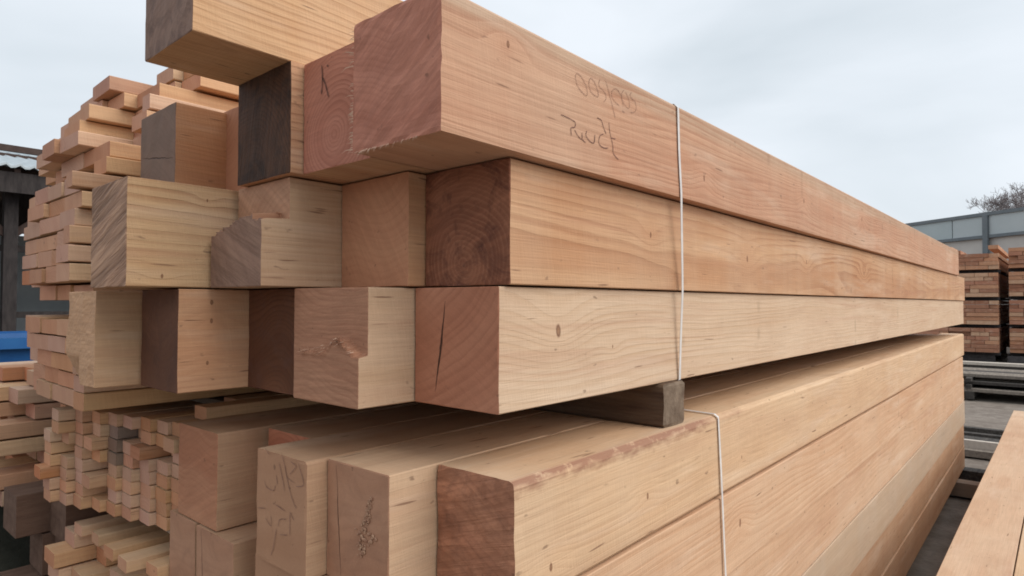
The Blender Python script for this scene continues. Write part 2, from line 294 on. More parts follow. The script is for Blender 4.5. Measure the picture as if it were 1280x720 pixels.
B2=[(-1.43, -0.335, -0.254), (-1.43, -0.3035, -0.256), (-1.43, -0.272, -0.276), (-1.43, -0.2405, -0.255), (-1.43, -0.209, -0.254), (-1.43, -0.1775, -0.256), (-1.43, -0.146, -0.219), (-1.43, -0.1145, -0.22), (-1.365, -0.335, -0.234), (-1.365, -0.3035, -0.234), (-1.365, -0.272, -0.234), (-1.365, -0.2405, -0.233), (-1.365, -0.209, -0.199), (-1.365, -0.1775, -0.231), (-1.365, -0.146, -0.254), (-1.365, -0.1145, -0.254), (-1.3, -0.335, -0.219), (-1.3, -0.3035, -0.215), (-1.3, -0.272, -0.215), (-1.3, -0.2405, -0.217), (-1.3, -0.209, -0.218), (-1.3, -0.1775, -0.217), (-1.3, -0.146, -0.217), (-1.3, -0.1145, -0.218), (-1.235, -0.335, -0.195), (-1.235, -0.3035, -0.16), (-1.235, -0.272, -0.218), (-1.235, -0.2405, -0.16), (-1.235, -0.209, -0.197), (-1.235, -0.1775, -0.215), (-1.235, -0.146, -0.196), (-1.235, -0.1145, -0.198), (-1.17, -0.335, -0.181), (-1.17, -0.3035, -0.178), (-1.17, -0.272, -0.181), (-1.17, -0.2405, -0.178), (-1.17, -0.209, -0.181), (-1.17, -0.1775, -0.18), (-1.17, -0.146, -0.177), (-1.17, -0.1145, -0.18), (-1.105, -0.335, -0.167), (-1.105, -0.3035, -0.167), (-1.105, -0.272, -0.167), (-1.105, -0.2405, -0.167), (-1.105, -0.209, -0.165), (-1.105, -0.1775, -0.167), (-1.105, -0.146, -0.132), (-1.105, -0.1145, -0.167), (-1.04, -0.335, -0.149), (-1.04, -0.3035, -0.148), (-1.04, -0.272, -0.147), (-1.04, -0.2405, -0.149), (-1.04, -0.209, -0.151), (-1.04, -0.1775, -0.171), (-1.04, -0.146, -0.148), (-1.04, -0.1145, -0.149), (-0.975, -0.335, -0.134), (-0.975, -0.3035, -0.135), (-0.975, -0.272, -0.137), (-0.975, -0.2405, -0.135), (-0.975, -0.209, -0.134), (-0.975, -0.1775, -0.103), (-0.975, -0.146, -0.137), (-0.975, -0.1145, -0.135), (-0.91, -0.335, -0.125), (-0.91, -0.3035, -0.125), (-0.91, -0.272, -0.126), (-0.91, -0.2405, -0.127), (-0.91, -0.209, -0.126), (-0.91, -0.1775, -0.124), (-0.91, -0.146, -0.145), (-0.91, -0.1145, -0.126)]
B3=[(-1.43, -0.45, -0.204), (-1.43, -0.492, -0.25), (-1.43, -0.534, -0.241), (-1.43, -0.576, -0.225), (-1.43, -0.618, -0.19), (-1.43, -0.66, -0.223), (-1.43, -0.702, -0.203), (-1.43, -0.744, -0.167), (-1.43, -0.786, -0.166), (-1.332, -0.45, -0.155), (-1.332, -0.492, -0.155), (-1.332, -0.534, -0.212), (-1.332, -0.576, -0.137), (-1.332, -0.618, -0.171), (-1.332, -0.66, -0.195), (-1.332, -0.702, -0.226), (-1.332, -0.744, -0.164), (-1.332, -0.786, -0.187), (-1.234, -0.45, -0.138), (-1.234, -0.492, -0.122), (-1.234, -0.534, -0.141), (-1.234, -0.576, -0.186), (-1.234, -0.618, -0.175), (-1.234, -0.66, -0.151), (-1.234, -0.702, -0.2), (-1.234, -0.744, -0.198), (-1.234, -0.786, -0.19), (-1.136, -0.45, -0.125), (-1.136, -0.492, -0.181), (-1.136, -0.534, -0.111), (-1.136, -0.576, -0.164), (-1.136, -0.618, -0.156), (-1.136, -0.66, -0.184), (-1.136, -0.702, -0.127), (-1.136, -0.744, -0.152), (-1.136, -0.786, -0.165), (-1.038, -0.45, -0.117), (-1.038, -0.492, -0.114), (-1.038, -0.534, -0.158), (-1.038, -0.576, -0.116), (-1.038, -0.618, -0.149), (-1.038, -0.66, -0.103), (-1.038, -0.702, -0.121), (-1.038, -0.744, -0.137), (-1.038, -0.786, -0.104), (-0.94, -0.45, -0.074), (-0.94, -0.492, -0.083), (-0.94, -0.534, -0.099), (-0.94, -0.576, -0.106), (-0.94, -0.618, -0.127), (-0.94, -0.66, -0.104), (-0.94, -0.702, -0.071), (-0.94, -0.744, -0.155), (-0.94, -0.786, -0.144)]
S4=[(-2.35, -0.1, -0.225), (-2.35, -0.152, -0.162), (-2.35, -0.204, -0.242), (-2.35, -0.256, -0.167), (-2.35, -0.308, -0.33), (-2.35, -0.36, -0.212), (-2.35, -0.412, -0.305), (-2.35, -0.464, -0.313), (-2.22, -0.1, -0.228), (-2.22, -0.152, -0.313), (-2.22, -0.204, -0.166), (-2.22, -0.256, -0.231), (-2.22, -0.308, -0.271), (-2.22, -0.36, -0.143), (-2.22, -0.412, -0.194), (-2.22, -0.464, -0.332), (-2.09, -0.1, -0.169), (-2.09, -0.152, -0.309), (-2.09, -0.204, -0.304), (-2.09, -0.256, -0.214), (-2.09, -0.308, -0.281), (-2.09, -0.36, -0.159), (-2.09, -0.412, -0.284), (-2.09, -0.464, -0.21), (-1.96, -0.1, -0.189), (-1.96, -0.152, -0.236), (-1.96, -0.204, -0.19), (-1.96, -0.256, -0.325), (-1.96, -0.308, -0.311), (-1.96, -0.36, -0.156), (-1.96, -0.412, -0.329), (-1.96, -0.464, -0.271)]

# ---------------------------------------------------------------- beam builder
def beam_mesh(name, w, h, L, mats, seed=0, n=8, front=None, fuzz=.0008, bev=.0016, chamf=None, ysec=.12, wob=.0009):
    """Squared timber: x -w..0, y 0..L, z 0..h. Slot 0 sawn side, slot 1 end grain. chamf: {'tr': size, 'br': size} wane."""
    rr = random.Random(seed); V = []; F = []; M = []
    ch = {'tl': bev, 'tr': bev, 'bl': bev, 'br': bev}; ch.update(chamf or {})
    gb = max(ch.values())*1.1
    def gl_(i, s_): return 0 if i == 0 else s_ if i == n else gb+(s_-2*gb)*(i-1)/(n-2)
    def px(i, j):
        x = -w+gl_(i, w); z = gl_(j, h)
        for key, ci, cj in (('bl', 0, 0), ('br', n, 0), ('tl', 0, n), ('tr', n, n)):
            if i == ci and j == cj:
                x += ch[key]*.45*(1 if ci == 0 else -1); z += ch[key]*.45*(1 if cj == 0 else -1)
        return x, z
    g = {}
    for j in range(n+1):
        for i in range(n+1):
            x, z = px(i, j); dy = rr.uniform(-fuzz, fuzz)+(bev*.4 if i in (0, n) or j in (0, n) else 0)
            if front: dy += front(x, z)
            g[i, j] = len(V); V.append((x, dy, z))
    for j in range(n):
        for i in range(n):
            F.append((g[i, j], g[i+1, j], g[i+1, j+1], g[i, j+1])); M.append(1)
    # perimeter, counter-clockwise seen from the front
    per = [(i, 0) for i in range(n)]+[(n, j) for j in range(n)]+[(i, n) for i in range(n, 0, -1)]+[(0, j) for j in range(n, 0, -1)]
    prev = [g[p] for p in per]; K = len(per)
    ys = [ysec*.9]
    while ys[-1] < L-ysec*1.5: ys.append(ys[-1]+ysec*(1+len(ys)*.05))
    ys.append(L)
    for s_, y in enumerate(ys):
        cur = []
        ox = noise.noise((y*.8, seed*2.1+.5, .3))*wob*3*min(1, y); oz = noise.noise((y*.8, seed*2.1+.5, 7.3))*wob*1.6*min(1, y)
        for (i, j) in per:
            x, z = px(i, j)
            q = noise.noise((y*4, i*.7+seed, j*.7))*wob*.5
            ew = noise.noise((y*11, i*3.3, j*3.3+seed))*wob if (i in (0, n) and j in (0, n)) else 0
            cur.append(len(V)); V.append((x+ox+(q if i in (0, n) else 0)+ew, y, z+oz+(q if j in (0, n) else 0)-abs(ew)*(1 if j else -1)))
        for k in range(K):
            F.append((prev[k], cur[k], cur[(k+1) % K], prev[(k+1) % K])); M.append(0)
        prev = cur
    F.append(tuple(prev)); M.append(1)
    # chamfered arrises: pull neighbours of a big-wane corner
    me = mesh(name, V, F, mats, M)
    bm = bmesh.new(); bm.from_mesh(me); bmesh.ops.recalc_face_normals(bm, faces=bm.faces); bm.to_mesh(me); bm.free()
    return me

def stroke_mesh(lists, wd, axis, off):
    """Pencil strokes as flat ribbons on a face; lists of (a, b) face coordinates, off = height above the face."""
    V = []; F = []; rr = random.Random(3)
    for l in lists:
        pts = []
        for i in range(len(l)-1):       # Catmull-Rom smoothing
            p0 = l[max(i-1, 0)]; p1 = l[i]; p2 = l[i+1]; p3 = l[min(i+2, len(l)-1)]
            for s_ in range(4):
                t = s_/4
                pts.append(tuple(.5*((2*p1[k])+(-p0[k]+p2[k])*t+(2*p0[k]-5*p1[k]+4*p2[k]-p3[k])*t*t+(-p0[k]+3*p1[k]-3*p2[k]+p3[k])*t**3) for k in (0, 1)))
        pts.append(l[-1]); k = len(V)
        for i, p in enumerate(pts):
            a = pts[max(i-1, 0)]; b = pts[min(i+1, len(pts)-1)]
            dx, dz = b[0]-a[0], b[1]-a[1]; q = math.hypot(dx, dz) or 1
            w_ = wd*rr.uniform(.65, 1.15)*(.5 if i in (0, len(pts)-1) else 1)
            nx, nz = -dz/q*w_/2, dx/q*w_/2
            for sg in (1, -1):
                a_, b_ = p[0]+sg*nx, p[1]+sg*nz
                V.append((off, a_, b_) if axis == 'x' else (a_, off, b_))
        for i in range(len(pts)-1): F.append((k+2*i, k+2*i+1, k+2*i+3, k+2*i+2))
    return V, F

# palettes: pale sapwood, pinkish, orange
PALE = dict(pale=(.59,.46,.335), dark=(.50,.365,.25), late=(.38,.235,.13))
TAN  = dict(pale=(.56,.385,.245), dark=(.47,.28,.165), late=(.33,.165,.085))
PINK = dict(pale=(.55,.37,.265), dark=(.48,.285,.195), late=(.32,.15,.09))
ORNG = dict(pale=(.55,.35,.21), dark=(.48,.255,.135), late=(.34,.16,.08))
E_PINK = dict(pale=(.50,.29,.23), dark=(.40,.205,.155), late=(.23,.095,.07), end=True)
E_TAN = dict(pale=(.46,.30,.20), dark=(.37,.205,.13), late=(.27,.13,.08), end=True)
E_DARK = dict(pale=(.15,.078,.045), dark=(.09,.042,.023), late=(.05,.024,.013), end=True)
E_GREY = dict(pale=(.30,.24,.20), dark=(.22,.165,.14), late=(.15,.105,.085), end=True)

group_up = 'squared beams of the upper pile'
SPEC = {}
def beam(label, X, Y, Z, side, endm, w=.197, h=.197, L=5.98, rot=0, group=group_up, **kw):
    SPEC['n'] = SPEC.get('n', 0)+1
    me = beam_mesh('squared_beam', w, h, L, [side, endm], seed=SPEC['n'], **kw)
    o = link('squared_beam', me, None, (X, Y, Z), rot)
    return tag(o, label, 'beam', group)

# ---- upper pile ------------------------------------------------------------
rr = random.Random(11)
pencil = plain('pencil', (.20,.10,.08), (.33,.19,.13), 60, .7)
pencil_d = plain('crayon', (.11,.05,.04), (.22,.11,.08), 60, .7)
splm = plain('splinter_wood', (.62,.44,.32), (.50,.30,.22), 90, .8)

# row 1 (top course), right to left
s1e = wood('beam_side_topright', **PINK, seed=1.0, centre=(-.12,.30), freq=80, ringc=.42, knots=[(.135,.158,.008),(.82,.06,.010),(1.57,.1,.011),(2.35,.12,.012)],
           marks=[1.25,1.55,2.1,2.75,3.6], band=(.165,.21,(.50,.36,.25),.75), mottle=.30)
e1e = wood('beam_end_topright', **E_PINK, seed=1.0, centre=(-.12,.30), freq=80, ringc=.25, saw=(32,85,.9,.34), blotch=.15, blotchcol=(.22,.09,.07))
b1e = beam('pinkish top right beam with pencilled writing on its side and fuzzy sawn end', .034, -.153, .4, s1e, e1e, L=5.53, rot=R(.12), fuzz=.0015, n=12, h=.199, chamf={'tr': .006})
A = [[(0.16,0.565),(0.155,0.556),(0.161,0.543),(0.174,0.535),(0.187,0.532),(0.191,0.538),(0.187,0.549),(0.174,0.56),(0.16,0.564)],[(0.198,0.564),(0.196,0.554),(0.202,0.543),(0.216,0.539),(0.225,0.54),(0.224,0.549),(0.214,0.562),(0.203,0.567),(0.198,0.564)],[(0.232,0.573),(0.227,0.565),(0.23,0.558),(0.242,0.555),(0.25,0.549),(0.25,0.541),(0.242,0.534)],[(0.248,0.579),(0.261,0.556),(0.273,0.532),(0.282,0.514)],[(0.296,0.567),(0.283,0.569),(0.272,0.562),(0.271,0.55),(0.283,0.544),(0.296,0.541)],[(0.29,0.568),(0.299,0.564),(0.305,0.556),(0.311,0.542)],[(0.314,0.575),(0.305,0.565),(0.311,0.55),(0.327,0.543),(0.334,0.549),(0.33,0.562),(0.318,0.573)],[(0.341,0.577),(0.335,0.57),(0.343,0.565),(0.354,0.562),(0.359,0.549),(0.349,0.54),(0.337,0.537)]]
A2 = [[(0.113,0.482),(0.136,0.481),(0.154,0.478),(0.152,0.469),(0.142,0.466),(0.143,0.453)],[(0.152,0.465),(0.163,0.456),(0.174,0.453),(0.174,0.465)],[(0.174,0.453),(0.186,0.449)],[(0.189,0.471),(0.186,0.463),(0.196,0.455),(0.211,0.454),(0.214,0.47)],[(0.221,0.501),(0.235,0.499),(0.242,0.488),(0.251,0.478)],[(0.242,0.476),(0.23,0.47),(0.227,0.456),(0.242,0.451),(0.258,0.454)],[(0.26,0.502),(0.263,0.484),(0.273,0.462),(0.275,0.447),(0.293,0.438)],[(0.266,0.474),(0.283,0.475)]]
loc = lambda L_, a, b: [[(p[0]-a, p[1]-b) for p in l] for l in L_]
for LL, wd in ((A, .0010), (A2, .0015)):
    V, F = stroke_mesh(loc(LL, -.153, .4), wd, 'x', .0011)
    link('pencil_writing', mesh('pencil_writing', V, F, [pencil if LL is A else pencil_d]), b1e)
# torn fibres round the sawn end
m = MB(); r2 = random.Random(5)
def splinter(base, d, ln, wd):
    base = Vector(base); d = Vector(d).normalized(); s_ = d.cross(Vector((0,1,.2))).normalized()*wd
    k = len(m.V); mid = base+d*ln*.55+Vector((0, -ln*.12, 0))
    m.V += [tuple(base-s_), tuple(base+s_), tuple(mid+s_*.6), tuple(mid-s_*.6), tuple(base+d*ln+Vector((0,-ln*.1,-ln*.2))), tuple(base+Vector((0,.0012,0)))]
    m.F += [(k,k+1,k+2,k+3),(k+3,k+2,k+4),(k,k+5,k+1)]; m.M += [0]*3
for i in range(70):
    z = r2.triangular(.0, .12, .02) if i < 55 else r2.uniform(.12, .195)
    splinter((-.197, -.001, z), (-1, r2.uniform(-.5,.1), r2.uniform(-.5,.4)), r2.uniform(.004,.013), r2.uniform(.0002,.0006))
for i in range(55):
    x = r2.triangular(-.197, -.01, -.17)
    splinter((x, -.001, .001), (r2.uniform(-.9,.4), r2.uniform(-.6,0), -1), r2.uniform(.003,.010), r2.uniform(.0002,.0006))
for p, d, ln in (((-.197,-.001,.155),(-1,-.3,.25),.020),((-.197,-.001,.135),(-1,-.2,-.15),.024),((-.197,-.001,.006),(-1,-.3,-.1),.020),((-.16,-.001,.001),(-.9,-.5,-.5),.018)):
    splinter(p, d, ln, .0009)
so = m.build('splinters', splm, b1e); so['kind'] = 'stuff'

s1d = wood('beam_side_a', **TAN, seed=2.0, centre=(.03,.1), freq=100)
e1d = wood('beam_end_ringed', **E_PINK, seed=2.0, centre=(-.10,.055), freq=110, ringc=.6, warp=.006, saw=(5,110,.5,.18))
b1d = beam('reddish beam end with arched rings tucked left of the fuzzy sawn end', -.167, -.119, .4, s1d, e1d)
V, F = stroke_mesh([[(-.139,.182),(-.136,.157),(-.139,.131)],[(-.136,.159),(-.127,.146),(-.117,.122)],[(-.122,.178),(-.119,.174)]], .0035, 'y', -.0013)
link('pencil_writing', mesh('pencil_writing', V, F, [pencil_d]), b1d)
s1c = wood('beam_side_b', **ORNG, seed=3.0, centre=(-.1,-.05), freq=90, ringc=.85)
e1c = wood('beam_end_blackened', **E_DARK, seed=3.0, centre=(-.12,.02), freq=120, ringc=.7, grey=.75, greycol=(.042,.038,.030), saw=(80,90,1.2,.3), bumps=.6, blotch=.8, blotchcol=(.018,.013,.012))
b1c = beam('blackened beam end in the top course under the overhanging beam', -.367, -.143, .4, s1c, e1c, h=.199)
s1b = wood('beam_side_c', **TAN, seed=4.0, centre=(-.1,-.05), freq=90)
e1b = wood('beam_end_plain', **E_TAN, seed=4.0, centre=(-.1,-.05), freq=90, ringc=.3)
beam('narrowly seen tan beam end left of the blackened end', -.57, -.085, .4, s1b, e1b)
s1a = wood('beam_side_d', **ORNG, seed=5.0, centre=(-.1,-.35), freq=90, ringc=.18, mottle=.15)
e1a = wood('beam_end_grey', **E_GREY, seed=5.0, centre=(-.1,-.05), freq=90, ringc=.3, grey=.9, greycol=(.115,.10,.085), crack=(-.19,.10,-.01,.075,.0012))
beam('grey weathered beam end, leftmost of the top course', -.741, -.192, .4, s1a, e1a, h=.192)
def torn(parent, spots, seed, d0=(0,-1,0)):
    m = MB(); r_ = random.Random(seed)
    for (x, z, y, n_) in spots:
        for _ in range(n_):
            p = Vector((x+r_.gauss(0,.006), y, z+r_.gauss(0,.002))); d = Vector((r_.gauss(.3,.5), -1, r_.gauss(.15,.35))).normalized(); ln = r_.uniform(.005,.017)
            s_ = Vector((r_.uniform(.0006,.002), 0, r_.uniform(-.0004,.0004))); k = len(m.V)
            m.V += [tuple(p-s_), tuple(p+s_), tuple(p+d*ln*.5+s_*.8), tuple(p+d*ln*.5-s_*.8), tuple(p+d*ln), tuple(p+Vector((0,.001,-.001)))]
            m.F += [(k,k+1,k+2,k+3),(k+3,k+2,k+4),(k,k+5,k+1)]; m.M += [0]*3
    o = m.build('splinters', splm, parent); o['kind'] = 'stuff'
# row 0: one beam thrown on top, sticking out
s0 = wood('beam_side_overhang', pale=(.60,.43,.27), dark=(.52,.34,.20), late=(.34,.18,.09), seed=6.0, centre=(-.06,-.05), freq=75, ringc=.95, knots=[(.55,.19,.012)], warp=.035, mottle=.12)
e0 = wood('beam_end_scuffed', **E_GREY, seed=6.0, centre=(-.06,-.05), freq=80, grey=.3, blotch=.8, blotchcol=(.09,.05,.04), saw=(75,60,.5,.25))
beam('beam lying on top of the pile with scuffed end overhanging to the left', -.372, -.309, .5995, s0, e0, h=.2, L=4.2, w=.2, group='squared beams of the upper pile')

# row 2
s2d = wood('beam_side_row2', **TAN, seed=7.0, centre=(-.13,.02), freq=70, ringc=.75, knots=[(.442,.113,.008),(.975,.092,.012),(1.5,.11,.009),(2.3,.1,.012)],
           marks=[1.39,2.08,2.9], band=(.028,.088,(.50,.26,.135),.85), warp=.018)
e2d = wood('beam_end_wet', pale=(.27,.14,.088), dark=(.17,.075,.046), late=(.44,.27,.18), end=True, seed=7.0, centre=(-.10,.035), freq=120, ringc=.36, warp=.010, blotch=.85, blotchcol=(.085,.028,.02), saw=(20,90,.7,.25))
beam('tan beam in the second course with dark ringed end and two side knots', .01, .0145, .2, s2d, e2d, L=5.96, fuzz=.0012)
s2c = wood('beam_side_e', **TAN, seed=8.0, centre=(-.1,.4), freq=90, ringc=.1, mottle=.12)
e2c = wood('beam_end_smooth', pale=(.47,.31,.20), dark=(.42,.25,.16), late=(.33,.18,.11), end=True, seed=8.0, centre=(-.1,.4), freq=60, ringc=.35, saw=(-55,70,.5,.16), mottle=.3)
beam('smooth plain tan beam end left of the dark ringed one', -.19, -.022, .2, s2c, e2c, w=.198)
def jag(x, s):
    return .5*noise.noise((round(x*150)/150*47, s, 0))+.5*noise.noise((round(x*320)/320*90, s, 5))
def fr2b(x, z):
    prof = .098+.030*min(1, max(0, (x+.197)/.13))+.010*jag(x, 2)-(.010 if x > -.03 else 0)
    t = min(1, max(0, (z-prof)/.003))
    return (1-t)*(-.053+noise.noise((x*30, z*30, 1))*.0012)+t*(.0006*noise.noise((x*30, z*90, 3)))-.007*max(0, noise.noise((x*110, 4, 4)))*math.exp(-((z-prof)/.004)**2)
s2b = wood('beam_side_f', **PALE, seed=9.0, centre=(-.1,.42), freq=80, ringc=.35)
e2b = wood('beam_end_broken', pale=(.45,.33,.235), dark=(.38,.26,.18), late=(.28,.17,.12), end=True, seed=9.0, centre=(.2,-.2), freq=70, ringc=.4, saw=(-35,55,1.0,.3))
gshelf = wood('beam_end_greyed', **E_GREY, seed=9.5, centre=(.25,.3), freq=60, ringc=.4, saw=(-22,60,1.6,.5))
b = beam('beam end broken off in a step with greyed lower half', -.39, -.130, .2, s2b, e2b, n=60, front=fr2b, fuzz=.00012)
b.data.materials.append(gshelf)
for p in b.data.polygons:
    if p.material_index == 1 and p.center.y < -.04 and p.normal.y < -.6: p.material_index = 2
torn(b, [(-.16+.012*i, .104+.028*min(1,(i+3)/11), -.004, 3) for i in range(12)]+[(-.03,.118,-.006,10),(-.015,.116,-.004,10)], 4)
s2a = wood('beam_side_ribbed', pale=(.60,.44,.27), dark=(.54,.37,.21), late=(.34,.19,.09), seed=10.0, centre=(.4,.12), freq=45, ringc=.0, mottle=.1)
s2a = wood('beam_side_ribbed', pale=(.60,.45,.28), dark=(.53,.37,.215), late=(.36,.20,.10), seed=10.0, centre=(.02,-.16), freq=52, ringc=1.0, knots=[(.06,.02,.006),(.14,.17,.004)], warp=.012, mottle=.1, bumps=.6)
e2a = wood('beam_end_diagonal', pale=(.50,.40,.30), dark=(.36,.26,.19), late=(.25,.17,.12), end=True, seed=10.0, centre=(.02,-.16), freq=60, ringc=.2, saw=(17,58,2.6,.9), bumps=.7)
beam('protruding beam with diagonal saw marks on its end, leftmost of the second course', -.6, -.325, .2, s2a, e2a, fuzz=.001)

# row 3
s3e = wood('beam_side_row3', pale=(.60,.50,.395), dark=(.55,.435,.325), late=(.42,.28,.165), seed=12.0, centre=(-.1,-.2), freq=75, ringc=.38, knots=[(.152,.124,.016),(.325,.088,.005)],
           marks=[.62,1.1,2.2,3.1], mottle=.22)
e3e = wood('beam_end_cracked', pale=(.44,.26,.18), dark=(.37,.195,.13), late=(.24,.115,.075), end=True, seed=12.0, centre=(-.30,.42), freq=62, ringc=.55, warp=.008, saw=(-35,90,.4,.12), crack=(-.120,.175,-.143,.022,.0022))
beam('pale beam of the third course with a cracked end and oval knot', 0, 0, 0, s3e, e3e, L=5.98)
def fr3d(x, z):
    u = (x+.197)/.197
    prof = .086-.004*u+.026*math.exp(-((u-.70)/.14)**2)+.008*jag(x, 3)
    t = min(1, max(0, (z-prof)/.003))
    return t*(.018*max(0, min(1, (u-.1)*1.4)))+.0006*noise.noise((x*60, z*60, 5))-.006*max(0, jag(x, 9)+.35)*math.exp(-((z-prof)/.004)**2)*(.15 < u < .85)
s3d = wood('beam_side_g', pale=(.60,.49,.375), dark=(.54,.42,.31), late=(.42,.29,.17), seed=13.0, centre=(.5,.1), freq=60, ringc=.35)
e3d = wood('beam_end_chipped', pale=(.44,.30,.21), dark=(.36,.225,.155), late=(.24,.13,.09), end=True, seed=13.0, centre=(-.05,.6), freq=85, ringc=.5, saw=(3,150,.5,.3), bumps=.25)
b3d = beam('pale beam end with a chipped ledge across its middle', -.2, -.115, 0, s3d, e3d, n=60, front=fr3d, fuzz=.00012)
torn(b3d, [(-.17+.013*i, .088+.022*math.exp(-((i-8)/2.2)**2), .002, 3+3*(i > 5)) for i in range(12)]+[(-.055,.11,-.002,14)], 6)
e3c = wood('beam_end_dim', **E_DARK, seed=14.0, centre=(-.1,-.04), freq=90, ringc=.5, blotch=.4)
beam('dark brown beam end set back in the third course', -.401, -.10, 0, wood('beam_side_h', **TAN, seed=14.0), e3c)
s3b = wood('beam_side_knotty', pale=(.56,.37,.235), dark=(.50,.29,.175), late=(.37,.19,.11), seed=15.0, centre=(-.1,.5), freq=70, ringc=.2, knots=[(.062,.172,.007),(.062,.136,.007),(.055,.054,.006)], mottle=.15)
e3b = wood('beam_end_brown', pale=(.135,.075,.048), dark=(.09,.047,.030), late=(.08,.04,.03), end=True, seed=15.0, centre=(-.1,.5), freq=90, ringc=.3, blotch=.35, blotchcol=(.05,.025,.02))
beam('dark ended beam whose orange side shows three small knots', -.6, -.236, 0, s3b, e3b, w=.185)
def fr3a(x, z):
    return .012*max(0, noise.noise((x*22, z*9, 8)))+.03*max(0, .06-z)*(1 if x < -.1 else 0)/.06+.0012*noise.noise((x*120, z*300, 2))
s3a = wood('beam_side_i', pale=(.52,.38,.25), dark=(.45,.31,.20), late=(.36,.22,.14), seed=16.0, centre=(-.1,.5), freq=60, ringc=.2)
e3a = wood('beam_end_rough', pale=(.56,.44,.30), dark=(.47,.35,.23), late=(.34,.22,.14), end=True, seed=16.0, centre=(-.1,.4), freq=70, ringc=.3, saw=(0,150,.6,.3), bumps=.3)
beam('rough pale beam end, leftmost of the third course', -.8, -.316, 0, s3a, e3a, n=36, front=fr3a, fuzz=.0002, h=.194)

# ---- spacers ---------------------------------------------------------------
spm = plain('spacer_wood', (.07,.038,.024), (.17,.11,.07), 5, .85, 0, .8, (9,.8,9))
spe = plain('spacer_end', (.10,.066,.045), (.24,.18,.13), 22, .85, 0, .5)
for i, (y, x1, lb) in enumerate(((.607, .012, 'dark grey timber spacer poking out between the two piles'), (3.1, -.42, 'second spacer block deep in the gap between the piles'), (5.45, -.4, 'far spacer block near the end of the gap between the piles'))):
    me = beam_mesh('spacer_block', .098, .093, 1.0+x1, [spm, spe], seed=40+i, n=4, ysec=.12, bev=.006, wob=.003, fuzz=.002)
    # beam_mesh runs along y: turn it to lie across, end showing to the right
    o = link('spacer_block', me, None, (x1, y+.0, -.094), R(90)); o.location = (x1, y, -.094)
    o.rotation_euler = (0, 0, R(90)); tag(o, lb, 'spacer', 'spacers between the upper and lower pile')

# ---- lower pile ------------------------------------------------------------
LZ = -.095; LR = R(.55); LH = .197
lab = {}
sL1 = wood('lower_side_1', pale=(.62,.49,.345), dark=(.56,.41,.275), late=(.42,.27,.165), seed=21.0, centre=(-.1,.4), freq=70, ringc=.3, knots=[(.405,.085,.009),(.09,.045,.009),(.9,.07,.006)],
            wane=(.172,.190,.95), band=(-.02,.030,(.52,.33,.20),.6), mottle=.2)
sL2 = wood('lower_side_2', pale=(.60,.46,.335), dark=(.54,.37,.25), late=(.40,.22,.12), seed=22.0, centre=(-.1,.5), freq=60, ringc=.35, knots=[(.83,.105,.014)], mottle=.3, marks=[1.9,3.0])
sL3 = wood('lower_side_3', pale=(.60,.46,.34), dark=(.54,.38,.26), late=(.40,.23,.13), seed=23.0, centre=(-.1,.5), freq=60, ringc=.3)
sL4 = wood('lower_side_4', pale=(.52,.43,.33), dark=(.46,.36,.26), late=(.34,.25,.18), seed=24.0, centre=(-.1,.5), freq=60, ringc=.25, grey=.35, greycol=(.42,.36,.29))
sL5 = wood('lower_side_5', pale=(.54,.38,.26), dark=(.46,.30,.19), late=(.34,.2,.12), seed=25.0, centre=(-.1,.5), freq=60, ringc=.25)
eL1e = wood('lower_end_marked', pale=(.45,.27,.18), dark=(.37,.20,.13), late=(.17,.075,.05), end=True, seed=21.0, centre=(-.2,-.25), freq=55, ringc=.35, saw=(18,60,1.8,.5), blotch=.45, blotchcol=(.09,.045,.035), bumps=.6)
eL1d = wood('lower_end_resin', pale=(.40,.285,.205), dark=(.34,.215,.145), late=(.25,.145,.1), end=True, seed=26.0, centre=(-.1,.4), freq=50, ringc=.2, blotch=.18, crack=(-.14,.19,-.125,.01,.0008))
eL1c = wood('lower_end_pencilled', pale=(.40,.29,.20), dark=(.35,.24,.16), late=(.27,.17,.11), end=True, seed=27.0, centre=(-.1,.6), freq=50, ringc=.1, mottle=.2)
eGen = wood('lower_end_generic', **E_TAN, seed=28.0, centre=(-.1,.4), freq=70, ringc=.3, saw=(25,70,.6,.2))
eRed = wood('lower_end_reddish', pale=(.40,.20,.13), dark=(.32,.14,.09), late=(.2,.08,.05), end=True, seed=29.0, centre=(-.1,.1), freq=80, ringc=.5, warp=.004)
sTan = wood('lower_side_tan', pale=(.50,.36,.245), dark=(.43,.28,.18), late=(.33,.19,.12), seed=30.0, centre=(-.1,.5), freq=60, ringc=.25)
gl = 'squared beams of the lower pile'
W = .165
bL = beam('top right beam of the lower pile with bark stained edge', .037, -.006, LZ-LH, sL1, eL1e, w=.166, h=LH, L=6.1, rot=LR, group=gl, chamf={'tr': .008, 'br': .010}, n=12, fuzz=.0018)
bd = beam('lower pile beam end with a streak of crumbly resin', -.132, -.105, LZ-LH, wood('lower_side_ribbed', pale=(.58,.44,.31), dark=(.52,.37,.25), late=(.40,.26,.17), seed=26.0, centre=(-.05,.12), freq=30, ringc=.4), eL1d, w=.166, h=LH, rot=LR, group=gl)
bc = beam('lower pile beam end with pencilled figures on it', -.30, -.145, LZ-LH, sTan, eL1c, w=.166, h=LH, rot=LR, group=gl, chamf={'tr': .005})
